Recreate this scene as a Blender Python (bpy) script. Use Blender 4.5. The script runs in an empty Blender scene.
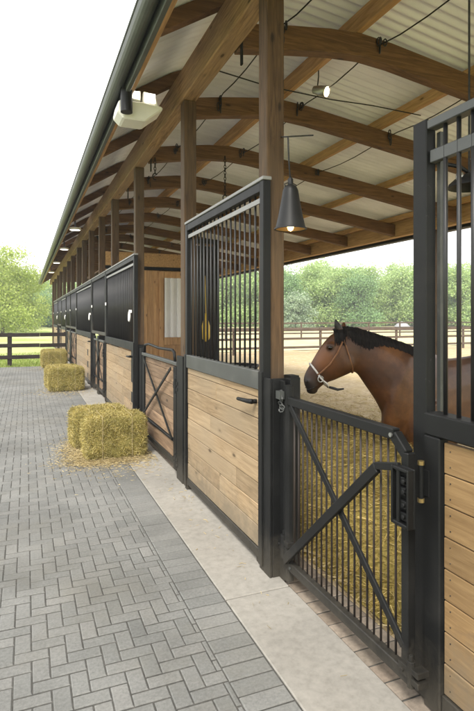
import bpy, math, random
import numpy as np
from mathutils import Vector, Matrix, noise as mnoise

random.seed(7)
rng = np.random.default_rng(7)
scene = bpy.context.scene
COL = scene.collection
PI = math.pi
TH = math.radians(22.086)
SN, CS = math.sin(TH), math.cos(TH)

# ------------------------------------------------------------------ camera
cam_d = bpy.data.cameras.new("camera")
cam = bpy.data.objects.new("camera", cam_d)
COL.objects.link(cam)
cam.location = (0, 0, 1.5)
cam.rotation_euler = (PI / 2, 0, -TH)
cam_d.sensor_fit = 'VERTICAL'
cam_d.sensor_height = 24.0
cam_d.lens = 24.0 * 520 / 711
cam_d.shift_y = -37.5 / 711
cam_d.clip_end = 1500
cam_d.clip_start = 0.05
cam_d.dof.use_dof = False
scene.camera = cam

# ------------------------------------------------------------------ world and sun
SUN_EL, SUN_AZ = 48, 215          # soft bright overcast day
w = bpy.data.worlds.new("World")
scene.world = w
w.use_nodes = True
nt = w.node_tree
bg = nt.nodes['Background']
sky = nt.nodes.new('ShaderNodeTexSky')
sky.sky_type = 'NISHITA'
sky.sun_disc = False
sky.sun_elevation = math.radians(SUN_EL)
sky.sun_rotation = math.radians(SUN_AZ)
mixs = nt.nodes.new('ShaderNodeMix')
mixs.data_type = 'RGBA'
mixs.inputs['Factor'].default_value = 0.9
mixs.inputs['B'].default_value = (9.0, 8.95, 8.8, 1)     # cloud layer
nt.links.new(sky.outputs['Color'], mixs.inputs['A'])
nt.links.new(mixs.outputs['Result'], bg.inputs['Color'])
bg.inputs['Strength'].default_value = 0.115

sd = bpy.data.lights.new("sun", 'SUN')
sd.energy = 1.9
sd.angle = math.radians(14)
sd.color = (1.0, 0.95, 0.87)
so = bpy.data.objects.new("sun", sd)
COL.objects.link(so)
az, el = math.radians(SUN_AZ), math.radians(SUN_EL)
to_sun = Vector((math.sin(az) * math.cos(el), math.cos(az) * math.cos(el), math.sin(el)))
so.rotation_euler = to_sun.to_track_quat('Z', 'Y').to_euler()
so.location = (0, 0, 30)

vs = scene.view_settings
vs.view_transform = 'Standard'
vs.look = 'None'
vs.gamma = 1.0
vs.use_curve_mapping = False
vs.exposure = 1.35

# ------------------------------------------------------------------ helpers: materials
def mat(name):
    m = bpy.data.materials.new(name)
    m.use_nodes = True
    t = m.node_tree
    return m, t, t.nodes['Principled BSDF']

def N(t, typ, **kw):
    n = t.nodes.new(typ)
    for k, v in kw.items():
        if k in n.inputs:
            n.inputs[k].default_value = v
        else:
            setattr(n, k, v)
    return n

def ramp(t, stops, fac=None):
    r = t.nodes.new('ShaderNodeValToRGB')
    e = r.color_ramp.elements
    while len(e) < len(stops):
        e.new(0.5)
    for el_, (p, c) in zip(e, stops):
        el_.position = p
        el_.color = (*c, 1) if len(c) == 3 else c
    if fac is not None:
        t.links.new(fac, r.inputs[0])
    return r

def mixc(t, a, b, fac, mode='MIX'):
    m = t.nodes.new('ShaderNodeMix')
    m.data_type = 'RGBA'
    m.blend_type = mode
    for s, v in (('A', a), ('B', b)):
        if hasattr(v, 'is_output'):
            t.links.new(v, m.inputs[s])
        else:
            m.inputs[s].default_value = (*v, 1)
    if hasattr(fac, 'is_output'):
        t.links.new(fac, m.inputs['Factor'])
    else:
        m.inputs['Factor'].default_value = fac
    return m.outputs['Result']

def bump(t, p, h, strength=0.3, dist=0.01):
    b = t.nodes.new('ShaderNodeBump')
    b.inputs['Strength'].default_value = strength
    b.inputs['Distance'].default_value = dist
    t.links.new(h, b.inputs['Height'])
    t.links.new(b.outputs[0], p.inputs['Normal'])

def wood(name, dark, light, axis, var=0.35, rough=0.75, knots=True, grey=None, gs=1.0, grime=False):
    """grain stretched along axis (0 x, 1 y, 2 z); each board its own tint"""
    m, t, p = mat(name)
    L = t.links.new
    tc = N(t, 'ShaderNodeTexCoord')
    geo = N(t, 'ShaderNodeNewGeometry')
    vm = N(t, 'ShaderNodeVectorMath', operation='MULTIPLY_ADD')
    cb = N(t, 'ShaderNodeCombineXYZ')
    for i in range(3):
        L(geo.outputs['Random Per Island'], cb.inputs[i])
    L(cb.outputs[0], vm.inputs[0])
    vm.inputs[1].default_value = (17.3, 31.7, 9.1)
    L(tc.outputs['Object'], vm.inputs[2])
    mp = N(t, 'ShaderNodeMapping')
    sc = [16 * gs] * 3
    sc[axis] = 1.1 * gs
    mp.inputs['Scale'].default_value = sc
    L(vm.outputs[0], mp.inputs[0])
    n1 = N(t, 'ShaderNodeTexNoise', Scale=1.6, Detail=7.0, Roughness=0.62, Distortion=0.9)
    L(mp.outputs[0], n1.inputs['Vector'])
    r1 = ramp(t, [(0.3, dark), (0.5, tuple((a + b) / 2 for a, b in zip(dark, light))), (0.68, light)], n1.outputs['Fac'])
    col = r1.outputs[0]
    n2 = N(t, 'ShaderNodeTexNoise', Scale=0.9, Detail=3.0)
    L(vm.outputs[0], n2.inputs['Vector'])
    if grey:
        rg = ramp(t, [(0.42, (0, 0, 0)), (0.68, (0.75,) * 3)], n2.outputs['Fac'])
        col = mixc(t, col, grey, rg.outputs[0])
    if knots:
        mk = N(t, 'ShaderNodeMapping')
        ks = [8.0] * 3
        ks[axis] = 3.0
        mk.inputs['Scale'].default_value = ks
        L(vm.outputs[0], mk.inputs[0])
        v = N(t, 'ShaderNodeTexVoronoi', Scale=1.0)
        L(mk.outputs[0], v.inputs['Vector'])
        rk = ramp(t, [(0.05, (0.92,) * 3), (0.085, (0.7,) * 3), (0.11, (0.22,) * 3), (0.2, (0, 0, 0))], v.outputs['Distance'])
        col = mixc(t, col, tuple(c * 0.38 for c in dark), rk.outputs[0])
    if grime:
        sp = N(t, 'ShaderNodeSeparateXYZ')
        L(tc.outputs['Object'], sp.inputs[0])
        g1 = N(t, 'ShaderNodeTexNoise', Scale=9.0, Detail=8.0, Roughness=0.7)
        L(tc.outputs['Object'], g1.inputs['Vector'])
        ad = N(t, 'ShaderNodeMath', operation='MULTIPLY_ADD')
        L(g1.outputs['Fac'], ad.inputs[0])
        ad.inputs[1].default_value = -0.55
        L(sp.outputs[2], ad.inputs[2])
        gr = N(t, 'ShaderNodeMapRange')
        gr.inputs['From Min'].default_value = -0.16
        gr.inputs['From Max'].default_value = 0.10
        gr.inputs['To Min'].default_value = 0.7
        gr.inputs['To Max'].default_value = 0.0
        L(ad.outputs[0], gr.inputs[0])
        col = mixc(t, col, (0.12, 0.10, 0.07), gr.outputs[0])
        g2 = N(t, 'ShaderNodeTexNoise', Scale=4.0, Detail=9.0, Roughness=0.8, Distortion=1.0)
        L(tc.outputs['Object'], g2.inputs['Vector'])
        r2 = ramp(t, [(0.60, (0, 0, 0)), (0.68, (0.45,) * 3)], g2.outputs['Fac'])
        col = mixc(t, col, (0.14, 0.095, 0.055), r2.outputs[0])
    hv = N(t, 'ShaderNodeHueSaturation')
    mr = N(t, 'ShaderNodeMapRange')
    mr.inputs['To Min'].default_value = 1 - var
    mr.inputs['To Max'].default_value = 1 + var * 0.6
    L(geo.outputs['Random Per Island'], mr.inputs[0])
    L(mr.outputs[0], hv.inputs['Value'])
    L(col, hv.inputs['Color'])
    L(hv.outputs[0], p.inputs['Base Color'])
    p.inputs['Roughness'].default_value = rough
    p.inputs['Specular IOR Level'].default_value = 0.3
    bump(t, p, n1.outputs['Fac'], 0.35, 0.004)
    return m

def metal(name, c, rough=0.45, met=0.0, var=0.3, spec=0.5, dust=None):
    m, t, p = mat(name)
    tc = N(t, 'ShaderNodeTexCoord')
    n1 = N(t, 'ShaderNodeTexNoise', Scale=3.5, Detail=6.0, Roughness=0.65)
    t.links.new(tc.outputs['Object'], n1.inputs['Vector'])
    d = dust or tuple(x * (1 + var * 2) for x in c)
    r = ramp(t, [(0.35, tuple(x * (1 - var) for x in c)), (0.55, c), (0.78, d)], n1.outputs['Fac'])
    n3 = N(t, 'ShaderNodeTexNoise', Scale=14.0, Detail=9.0, Roughness=0.78, Distortion=1.2)
    t.links.new(tc.outputs['Object'], n3.inputs['Vector'])
    r3 = ramp(t, [(0.63, (0, 0, 0)), (0.70, (0.7,) * 3)], n3.outputs['Fac'])
    cc = mixc(t, r.outputs[0], tuple(min(0.8, x * 2.2 + 0.022) for x in c) if max(c) < 0.3 else tuple(x * 0.8 for x in c), r3.outputs[0])
    if name == 'black_steel':
        sp = N(t, 'ShaderNodeSeparateXYZ')
        t.links.new(tc.outputs['Object'], sp.inputs[0])
        ad = N(t, 'ShaderNodeMath', operation='MULTIPLY_ADD')
        t.links.new(n3.outputs['Fac'], ad.inputs[0])
        ad.inputs[1].default_value = -0.5
        t.links.new(sp.outputs[2], ad.inputs[2])
        gr = N(t, 'ShaderNodeMapRange')
        gr.inputs['From Min'].default_value = -0.24
        gr.inputs['From Max'].default_value = 0.02
        gr.inputs['To Min'].default_value = 0.45
        gr.inputs['To Max'].default_value = 0.0
        t.links.new(ad.outputs[0], gr.inputs[0])
        cc = mixc(t, cc, (0.095, 0.083, 0.063), gr.outputs[0])
    t.links.new(cc, p.inputs['Base Color'])
    rr = N(t, 'ShaderNodeMapRange')
    rr.inputs['To Min'].default_value = rough - 0.1
    rr.inputs['To Max'].default_value = rough + 0.2
    t.links.new(n1.outputs['Fac'], rr.inputs[0])
    t.links.new(rr.outputs[0], p.inputs['Roughness'])
    p.inputs['Metallic'].default_value = met
    p.inputs['Specular IOR Level'].default_value = spec
    n2 = N(t, 'ShaderNodeTexNoise', Scale=160.0, Detail=2.0)
    t.links.new(tc.outputs['Object'], n2.inputs['Vector'])
    bump(t, p, n2.outputs['Fac'], 0.08, 0.002)
    return m

def ground_mat(name, cols, s1, s2, bumpd=0.01, rough=0.95, cols2=None, pos=(0.3, 0.5, 0.7)):
    m, t, p = mat(name)
    tc = N(t, 'ShaderNodeTexCoord')
    n1 = N(t, 'ShaderNodeTexNoise', Scale=s1, Detail=9.0, Roughness=0.7)
    n2 = N(t, 'ShaderNodeTexNoise', Scale=s2, Detail=6.0, Roughness=0.7, Distortion=0.4)
    t.links.new(tc.outputs['Object'], n1.inputs['Vector'])
    t.links.new(tc.outputs['Object'], n2.inputs['Vector'])
    r = ramp(t, list(zip(pos, cols)), n1.outputs['Fac'])
    col = r.outputs[0]
    if cols2:
        r2 = ramp(t, list(zip((0.42, 0.62), ((0, 0, 0), (1, 1, 1)))), n2.outputs['Fac'])
        col = mixc(t, col, cols2, r2.outputs[0])
    r3 = ramp(t, [(0.25, (0.65,) * 3), (0.75, (1.25,) * 3)], n2.outputs['Fac'])
    col = mixc(t, col, r3.outputs[0], 0.8, 'MULTIPLY')
    t.links.new(col, p.inputs['Base Color'])
    p.inputs['Roughness'].default_value = rough
    p.inputs['Specular IOR Level'].default_value = 0.2
    bump(t, p, n2.outputs['Fac'], 0.5, bumpd)
    return m

def island_mat(name, cols, rough=0.9, scale=40.0, bumpd=0.002, trans=0.0, stain=None):
    """every separate face island (paver, straw, leaf) takes its own tint"""
    m, t, p = mat(name)
    geo = N(t, 'ShaderNodeNewGeometry')
    st = [(i / max(1, len(cols) - 1), c) for i, c in enumerate(cols)]
    r = ramp(t, st, geo.outputs['Random Per Island'])
    col = r.outputs[0]
    tc = N(t, 'ShaderNodeTexCoord')
    n1 = N(t, 'ShaderNodeTexNoise', Scale=scale, Detail=6.0, Roughness=0.7)
    t.links.new(tc.outputs['Object'], n1.inputs['Vector'])
    r2 = ramp(t, [(0.3, (0.72,) * 3), (0.7, (1.2,) * 3)], n1.outputs['Fac'])
    col = mixc(t, col, r2.outputs[0], 0.9, 'MULTIPLY')
    if 'hay' in name:
        n5 = N(t, 'ShaderNodeTexNoise', Scale=7.0, Detail=5.0, Roughness=0.7)
        t.links.new(tc.outputs['Object'], n5.inputs['Vector'])
        r5 = ramp(t, [(0.36, (0.62, 0.62, 0.55)), (0.6, (1.15, 1.12, 1.05))], n5.outputs['Fac'])
        col = mixc(t, col, r5.outputs[0], 0.85, 'MULTIPLY')
    if stain:
        n4 = N(t, 'ShaderNodeTexNoise', Scale=stain * 0.37, Detail=8.0, Roughness=0.72)
        t.links.new(tc.outputs['Object'], n4.inputs['Vector'])
        r4 = ramp(t, [(0.5, (0, 0, 0)), (0.66, (0.55,) * 3)], n4.outputs['Fac'])
        col = mixc(t, col, (0.15, 0.14, 0.115), r4.outputs[0])
        n3 = N(t, 'ShaderNodeTexNoise', Scale=stain, Detail=4.0, Roughness=0.6)
        t.links.new(tc.outputs['Object'], n3.inputs['Vector'])
        r3 = ramp(t, [(0.3, (0.7, 0.7, 0.69)), (0.6, (1.08, 1.08, 1.07))], n3.outputs['Fac'])
        col = mixc(t, col, r3.outputs[0], 0.9, 'MULTIPLY')
    t.links.new(col, p.inputs['Base Color'])
    p.inputs['Roughness'].default_value = rough
    p.inputs['Specular IOR Level'].default_value = 0.25
    if bumpd:
        bump(t, p, n1.outputs['Fac'], 0.4, bumpd)
    if trans:
        tr = N(t, 'ShaderNodeBsdfTranslucent')
        t.links.new(col, tr.inputs['Color'])
        mx = N(t, 'ShaderNodeMixShader', Fac=trans)
        t.links.new(p.outputs[0], mx.inputs[1])
        t.links.new(tr.outputs[0], mx.inputs[2])
        t.links.new(mx.outputs[0], t.nodes['Material Output'].inputs[0])
    return m

def glow(name, c, s):
    m, t, p = mat(name)
    p.inputs['Base Color'].default_value = (0.8, 0.8, 0.8, 1)
    p.inputs['Emission Color'].default_value = (*c, 1)
    p.inputs['Emission Strength'].default_value = s
    return m

# ------------------------------------------------------------------ helpers: meshes
class MB:
    def __init__(s):
        s.v, s.f, s.sm = [], [], False

    def add(s, vs_, fs):
        o = len(s.v)
        s.v += [tuple(x) for x in vs_]
        s.f += [tuple(i + o for i in f) for f in fs]
        return s

    def box(s, x0, x1, y0, y1, z0, z1):
        vs_ = [(x, y, z) for z in (z0, z1) for y in (y0, y1) for x in (x0, x1)]
        return s.add(vs_, [(0, 2, 3, 1), (4, 5, 7, 6), (0, 1, 5, 4), (2, 6, 7, 3), (0, 4, 6, 2), (1, 3, 7, 5)])

    def bar(s, a, b, w_, h, up=(0, 0, 1)):
        a, b = Vector(a), Vector(b)
        d = (b - a).normalized()
        u = Vector(up)
        sd_ = d.cross(u)
        if sd_.length < 1e-4:
            sd_ = d.cross(Vector((1, 0, 0)))
        sd_.normalize()
        u = sd_.cross(d).normalized()
        vs_ = []
        for p in (a, b):
            for i, j in ((-1, -1), (1, -1), (1, 1), (-1, 1)):
                vs_.append(p + sd_ * (i * w_ / 2) + u * (j * h / 2))
        return s.add(vs_, [(3, 2, 1, 0), (4, 5, 6, 7), (0, 1, 5, 4), (1, 2, 6, 5), (2, 3, 7, 6), (3, 0, 4, 7)])

    def tube(s, pts, r, n=8, cap=True):
        pts = [Vector(p) for p in pts]
        rs = r if isinstance(r, (list, tuple)) else [r] * len(pts)
        o = len(s.v)
        prev = None
        for i, p in enumerate(pts):
            d = (pts[min(i + 1, len(pts) - 1)] - pts[max(i - 1, 0)]).normalized()
            if prev is None:
                ref = Vector((0, 0, 1)) if abs(d.z) < 0.9 else Vector((1, 0, 0))
                a = d.cross(ref).normalized()
            else:
                a = (prev - d * prev.dot(d)).normalized()
            prev = a
            b = d.cross(a)
            for k in range(n):
                an = 2 * PI * k / n
                s.v.append(tuple(p + (a * math.cos(an) + b * math.sin(an)) * rs[i]))
        m = len(pts)
        for i in range(m - 1):
            for k in range(n):
                k2 = (k + 1) % n
                s.f.append((o + i * n + k, o + i * n + k2, o + (i + 1) * n + k2, o + (i + 1) * n + k))
        if cap:
            s.f.append(tuple(o + k for k in range(n))[::-1])
            s.f.append(tuple(o + (m - 1) * n + k for k in range(n)))
        return s

    def lathe(s, c, prof, n=24):
        """prof: (radius, z) pairs round a vertical axis through c"""
        o = len(s.v)
        c = Vector(c)
        for r, z in prof:
            for k in range(n):
                an = 2 * PI * k / n
                s.v.append((c.x + r * math.cos(an), c.y + r * math.sin(an), c.z + z))
        for i in range(len(prof) - 1):
            for k in range(n):
                k2 = (k + 1) % n
                s.f.append((o + i * n + k, o + i * n + k2, o + (i + 1) * n + k2, o + (i + 1) * n + k))
        return s

    def loft(s, rings, cap=True):
        o = len(s.v)
        n = len(rings[0])
        for r in rings:
            s.v += [tuple(p) for p in r]
        for i in range(len(rings) - 1):
            for k in range(n):
                k2 = (k + 1) % n
                s.f.append((o + i * n + k, o + i * n + k2, o + (i + 1) * n + k2, o + (i + 1) * n + k))
        if cap:
            s.f.append(tuple(o + k for k in range(n))[::-1])
            s.f.append(tuple(o + (len(rings) - 1) * n + k for k in range(n)))
        return s

    def build(s, name, m, parent=None, bevel=0.0, smooth=False, fix=True):
        me = bpy.data.meshes.new(name)
        off = world_loc(parent) if parent else Vector((0, 0, 0))
        me.from_pydata([(x - off.x, y - off.y, z - off.z) for x, y, z in s.v], [], s.f)
        if fix:
            import bmesh
            bm = bmesh.new()
            bm.from_mesh(me)
            bmesh.ops.recalc_face_normals(bm, faces=bm.faces)
            bm.to_mesh(me)
            bm.free()
        me.materials.append(m)
        if smooth:
            me.polygons.foreach_set('use_smooth', [True] * len(me.polygons))
        o = bpy.data.objects.new(name, me)
        COL.objects.link(o)
        if parent:
            o.parent = parent
        if bevel:
            b = o.modifiers.new('bevel', 'BEVEL')
            b.width = bevel
            b.segments = 1
            b.limit_method = 'ANGLE'
            b.harden_normals = False
        return o

def world_loc(o):
    v = Vector((0, 0, 0))
    while o is not None:
        v += Vector(o.location)
        o = o.parent
    return v

def np_mesh(name, V, F, m, parent=None, smooth=False):
    me = bpy.data.meshes.new(name)
    V = np.asarray(V, dtype=np.float64)
    if parent:
        off = world_loc(parent)
        V = V - np.array([off.x, off.y, off.z])
    F = np.asarray(F)
    me.vertices.add(len(V))
    me.vertices.foreach_set('co', V.astype(np.float32).ravel())
    k = F.shape[1]
    me.loops.add(F.size)
    me.loops.foreach_set('vertex_index', F.astype(np.int32).ravel())
    me.polygons.add(len(F))
    me.polygons.foreach_set('loop_start', np.arange(0, F.size, k, dtype=np.int32))
    me.polygons.foreach_set('loop_total', np.full(len(F), k, dtype=np.int32))
    me.polygons.foreach_set('use_smooth', np.full(len(F), smooth, dtype=bool))
    me.update(calc_edges=True)
    me.materials.append(m)
    o = bpy.data.objects.new(name, me)
    COL.objects.link(o)
    if parent:
        o.parent = parent
    return o

def thing(name, label, cat, loc=(0, 0, 0), group=None):
    o = bpy.data.objects.new(name, None)
    o.empty_display_size = 0.1
    COL.objects.link(o)
    o.location = loc
    return tag(o, label, cat, group)

def tag(o, label, cat, group=None, kind=None):
    o['label'] = label
    o['category'] = cat
    if group:
        o['group'] = group
    o['kind'] = kind or 'thing'
    return o

def struct(o):
    o['kind'] = 'structure'
    return o

def copy_tree(o, parent=None):
    c = o.copy()
    COL.objects.link(c)
    if parent:
        c.parent = parent
    for ch in list(o.children):
        copy_tree(ch, c)
    return c

def strands(n, pos, length, width, flat, seed, bend=0.0):
    """n thin straw quads at pos (n,3); flat 0..1 keeps them near horizontal; returns V, F"""
    r = np.random.default_rng(seed)
    d = r.normal(size=(n, 3))
    d[:, 2] *= (1 - flat)
    d /= np.linalg.norm(d, axis=1)[:, None]
    u = np.cross(d, r.normal(size=(n, 3)))
    u /= np.linalg.norm(u, axis=1)[:, None]
    L = (length * r.uniform(0.4, 1.2, n))[:, None] / 2
    W = (width * r.uniform(0.6, 1.3, n))[:, None] / 2
    V = np.stack([pos - d * L - u * W, pos - d * L + u * W, pos + d * L + u * W, pos + d * L - u * W], 1).reshape(-1, 3)
    F = np.arange(4 * n).reshape(n, 4)
    return V, F

# ------------------------------------------------------------------ materials
M = {}
M['pine_left'] = wood('pale_pine', (0.20, 0.132, 0.067), (0.39, 0.282, 0.163), 1, var=0.2, gs=1.6, grime=True, grey=(0.29, 0.225, 0.145))
M['pine_right'] = wood('golden_pine', (0.165, 0.098, 0.041), (0.262, 0.168, 0.076), 1, var=0.17, gs=1.9, grime=True)
M['pine_worn'] = wood('worn_pine', (0.12, 0.075, 0.045), (0.30, 0.20, 0.12), 1, var=0.35)
M['post'] = wood('weathered_timber', (0.028, 0.0148, 0.0065), (0.105, 0.060, 0.028), 2, var=0.18, grey=(0.082, 0.057, 0.034), gs=1.8)
M['beam'] = wood('eave_timber', (0.11, 0.062, 0.026), (0.38, 0.235, 0.112), 1, var=0.15, gs=1.5, grey=(0.26, 0.18, 0.11))
M['rafter'] = wood('rafter_timber', (0.055, 0.027, 0.0115), (0.18, 0.095, 0.042), 0, var=0.25, gs=1.3)
M['purlin'] = wood('purlin_timber', (0.28, 0.155, 0.062), (0.54, 0.33, 0.15), 1, var=0.25, gs=1.3)
M['cedar_long'] = wood('warm_eave_timber', (0.27, 0.15, 0.06), (0.50, 0.31, 0.145), 1, var=0.2, gs=1.3)
M['cedar'] = wood('cedar_boards', (0.34, 0.18, 0.075), (0.60, 0.37, 0.175), 2, var=0.22)
M['black'] = metal('black_steel', (0.0075, 0.0078, 0.0078), 0.5, var=0.3, spec=0.22, dust=(0.016, 0.0155, 0.0145))
M['lamp_black'] = metal('lamp_black', (0.0075, 0.0078, 0.0078), 0.45, var=0.3, spec=0.3, dust=(0.014, 0.0135, 0.0125))
M['grey_steel'] = metal('grey_steel', (0.055, 0.058, 0.055), 0.42, met=0.1, var=0.25, dust=(0.12, 0.115, 0.105))
M['light_steel'] = metal('light_steel', (0.20, 0.20, 0.19), 0.45, met=0.1, var=0.15)
M['bar'] = metal('bar_steel', (0.010, 0.010, 0.0105), 0.38, var=0.25)
M['gate_bar'] = metal('rusty_bar', (0.02, 0.012, 0.008), 0.6, var=0.4)
M['zinc'] = metal('zinc', (0.42, 0.42, 0.40), 0.35, met=0.9, var=0.2)
M['brass'] = metal('brass', (0.45, 0.33, 0.14), 0.35, met=0.8, var=0.2)
M['gutter'] = metal('gutter_green_grey', (0.07, 0.08, 0.071), 0.42, var=0.25, dust=(0.11, 0.118, 0.104))
M['white_plastic'] = metal('white_plastic', (0.72, 0.71, 0.66), 0.45, var=0.05)
M['sheet_white'] = metal('white_sheet', (0.86, 0.85, 0.82), 0.5, var=0.04)

def roof_mat():
    m, t, p = mat('galvanised_sheet')
    tc = N(t, 'ShaderNodeTexCoord')
    mp = N(t, 'ShaderNodeMapping')
    mp.inputs['Scale'].default_value = (0.5, 2.2, 1)
    t.links.new(tc.outputs['Object'], mp.inputs[0])
    n1 = N(t, 'ShaderNodeTexNoise', Scale=1.3, Detail=7.0, Roughness=0.65)
    t.links.new(mp.outputs[0], n1.inputs['Vector'])
    r = ramp(t, [(0.3, (0.66, 0.68, 0.75)), (0.55, (0.83, 0.845, 0.915)), (0.75, (0.87, 0.885, 0.95))], n1.outputs['Fac'])
    t.links.new(r.outputs[0], p.inputs['Base Color'])
    p.inputs['Roughness'].default_value = 0.42
    p.inputs['Metallic'].default_value = 0.0
    return m
M['roof'] = roof_mat()
M['paver'] = island_mat('grey_pavers', [(0.143, 0.144, 0.137), (0.158, 0.159, 0.151), (0.164, 0.164, 0.156), (0.170, 0.170, 0.161), (0.184, 0.182, 0.172)], 0.85, 70.0, 0.002, stain=1.3)
M['brick_strip'] = island_mat('tan_bricks', [(0.17, 0.135, 0.105), (0.21, 0.175, 0.14), (0.25, 0.21, 0.17), (0.23, 0.18, 0.14)], 0.9, 45.0, 0.0015, stain=2.0)
M['joint'] = ground_mat('joint_sand', [(0.045, 0.044, 0.04), (0.07, 0.068, 0.062), (0.11, 0.105, 0.095)], 30, 3)
M['concrete'] = ground_mat('concrete', [(0.225, 0.21, 0.183), (0.275, 0.26, 0.23), (0.315, 0.295, 0.26)], 22, 0.8, 0.001, rough=0.8)
M['sand'] = ground_mat('paddock_sand', [(0.28, 0.205, 0.12), (0.43, 0.335, 0.205), (0.56, 0.46, 0.31)], 9, 2.6, 0.06, cols2=(0.30, 0.23, 0.115))
M['meadow'] = ground_mat('meadow_grass', [(0.20, 0.27, 0.06), (0.27, 0.34, 0.085), (0.36, 0.40, 0.14)], 1.2, 0.11, 0.02, cols2=(0.42, 0.42, 0.20))
M['dry_field'] = ground_mat('dry_field_grass', [(0.40, 0.36, 0.20), (0.50, 0.44, 0.27), (0.56, 0.50, 0.33)], 1.0, 0.15, 0.03, cols2=(0.36, 0.36, 0.17))
M['hay'] = island_mat('hay_strands', [(0.17, 0.14, 0.035), (0.36, 0.29, 0.085), (0.52, 0.43, 0.165), (0.25, 0.225, 0.06), (0.62, 0.53, 0.27), (0.33, 0.28, 0.08)], 0.8, 6.0, 0, trans=0.15)
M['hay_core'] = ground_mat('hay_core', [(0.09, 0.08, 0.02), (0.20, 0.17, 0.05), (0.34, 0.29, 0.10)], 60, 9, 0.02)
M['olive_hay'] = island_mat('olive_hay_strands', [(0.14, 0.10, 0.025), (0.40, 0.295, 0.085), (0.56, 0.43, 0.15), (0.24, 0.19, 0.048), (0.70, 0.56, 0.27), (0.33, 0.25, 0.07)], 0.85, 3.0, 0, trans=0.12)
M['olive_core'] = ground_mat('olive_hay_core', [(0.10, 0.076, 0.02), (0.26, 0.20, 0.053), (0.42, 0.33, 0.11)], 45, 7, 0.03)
M['straw'] = island_mat('straw_strands', [(0.30, 0.23, 0.10), (0.42, 0.33, 0.16), (0.52, 0.43, 0.24), (0.36, 0.27, 0.13)], 0.8, 6.0, 0, trans=0.15)
M['grass'] = island_mat('grass_blades', [(0.18, 0.26, 0.05), (0.25, 0.34, 0.075), (0.32, 0.40, 0.10), (0.38, 0.41, 0.15)], 0.8, 3.0, 0, trans=0.3)
M['fence_dark'] = wood('dark_fence_boards', (0.010, 0.007, 0.0055), (0.024, 0.017, 0.013), 0, var=0.3, knots=False)
M['fence_brown'] = wood('brown_fence_boards', (0.045, 0.03, 0.021), (0.11, 0.078, 0.055), 0, var=0.3, knots=False)
M['bark'] = ground_mat('bark', [(0.04, 0.032, 0.024), (0.085, 0.07, 0.05), (0.13, 0.11, 0.085)], 9, 2, 0.03)
M['leaf_pale'] = island_mat('pale_leaves', [(0.30, 0.42, 0.15), (0.37, 0.49, 0.18), (0.45, 0.55, 0.22), (0.32, 0.47, 0.19)], 0.7, 0.35, 0, trans=0.35)
M['leaf_lime'] = island_mat('lime_leaves', [(0.27, 0.34, 0.075), (0.35, 0.43, 0.10), (0.44, 0.50, 0.15), (0.30, 0.40, 0.10)], 0.7, 0.5, 0, trans=0.4)
M['leaf_deep'] = island_mat('deep_leaves', [(0.17, 0.28, 0.12), (0.21, 0.33, 0.14), (0.25, 0.37, 0.16)], 0.7, 0.4, 0, trans=0.3)
M['leaf_silver'] = island_mat('silver_leaves', [(0.23, 0.31, 0.19), (0.28, 0.36, 0.23), (0.33, 0.40, 0.26)], 0.7, 0.4, 0, trans=0.3)
M['canvas'] = ground_mat('grey_canvas', [(0.22, 0.22, 0.235), (0.30, 0.30, 0.31), (0.36, 0.36, 0.365)], 2, 0.6, 0.02)
M['rope'] = ground_mat('cord', [(0.02, 0.02, 0.02), (0.03, 0.03, 0.03), (0.05, 0.05, 0.05)], 30, 8, 0.001)
M['bulb'] = glow('warm_bulb', (1.0, 0.6, 0.2), 7)
M['spot_glow'] = glow('spot_glow', (1.0, 0.78, 0.45), 9)
M['led'] = glow('white_led', (1.0, 0.93, 0.8), 2.5)
M['lamp_inner'] = metal('lamp_inner', (0.12, 0.085, 0.04), 0.45, met=0.3, var=0.1)
M['yellow'] = metal('yellow_plastic', (0.55, 0.36, 0.03), 0.5, var=0.15)
M['rubber'] = metal('black_rubber', (0.012, 0.012, 0.013), 0.6, var=0.2)

# ------------------------------------------------------------------ ground
def terrain_h(x, y):
    """flat yard, paddock a step lower, far field rising a little"""
    h = -0.02
    if x > 1.62:
        h = -0.02 - 0.23 * min(1, (x - 1.62) / 1.7)
    elif x < 1.6 and y > 17.4:
        h = -0.05
    d = math.hypot(x, y)
    if d > 26:
        h += 0.75 * min(1, (d - 26) / 60) ** 1.3
    if -0.5 < y < 17.4 and x < 1.5:
        h = -0.09
    return h

def grid_sheet(xs, ys, m, name, hf):
    V = [(x, y, hf(x, y)) for y in ys for x in xs]
    nx = len(xs)
    F = [(j * nx + i, j * nx + i + 1, (j + 1) * nx + i + 1, (j + 1) * nx + i) for j in range(len(ys) - 1) for i in range(nx - 1)]
    return np_mesh(name, V, F, m, smooth=True)

def axis(*segs):
    out = []
    for a, b, n in segs:
        out += list(np.linspace(a, b, n, endpoint=False))
    out.append(segs[-1][1])
    return out
# meadow sheet: everything round the yard out to the horizon
struct(grid_sheet(axis((-400, -60, 9), (-60, -8, 14), (-8, 36, 45), (36, 420, 14)),
                  axis((-120, -12, 6), (-12, 30, 43), (30, 120, 26), (120, 700, 14)), M['meadow'], 'meadow',
                  lambda x, y: terrain_h(x, y) - 0.03))
def paddock_h(x, y):
    return terrain_h(max(x, 1.62), y) + 0.03 * mnoise.noise((x * 0.9, y * 0.9, 0)) + 0.022 * mnoise.noise((x * 3.1, y * 3.1, 5)) + 0.012 * mnoise.noise((x * 7, y * 7, 2))
struct(grid_sheet(axis((1.6, 8, 65), (8, 34, 53)), axis((-3, 12, 91), (12, 24.5, 30)), M['sand'], 'paddock_ground', paddock_h))

struct(grid_sheet(axis((9, 70, 30)), axis((24.6, 66, 24)), M['dry_field'], 'dry_field', lambda x, y: terrain_h(x, y) + 0.012 + 0.01 * mnoise.noise((x, y, 0))))
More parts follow.
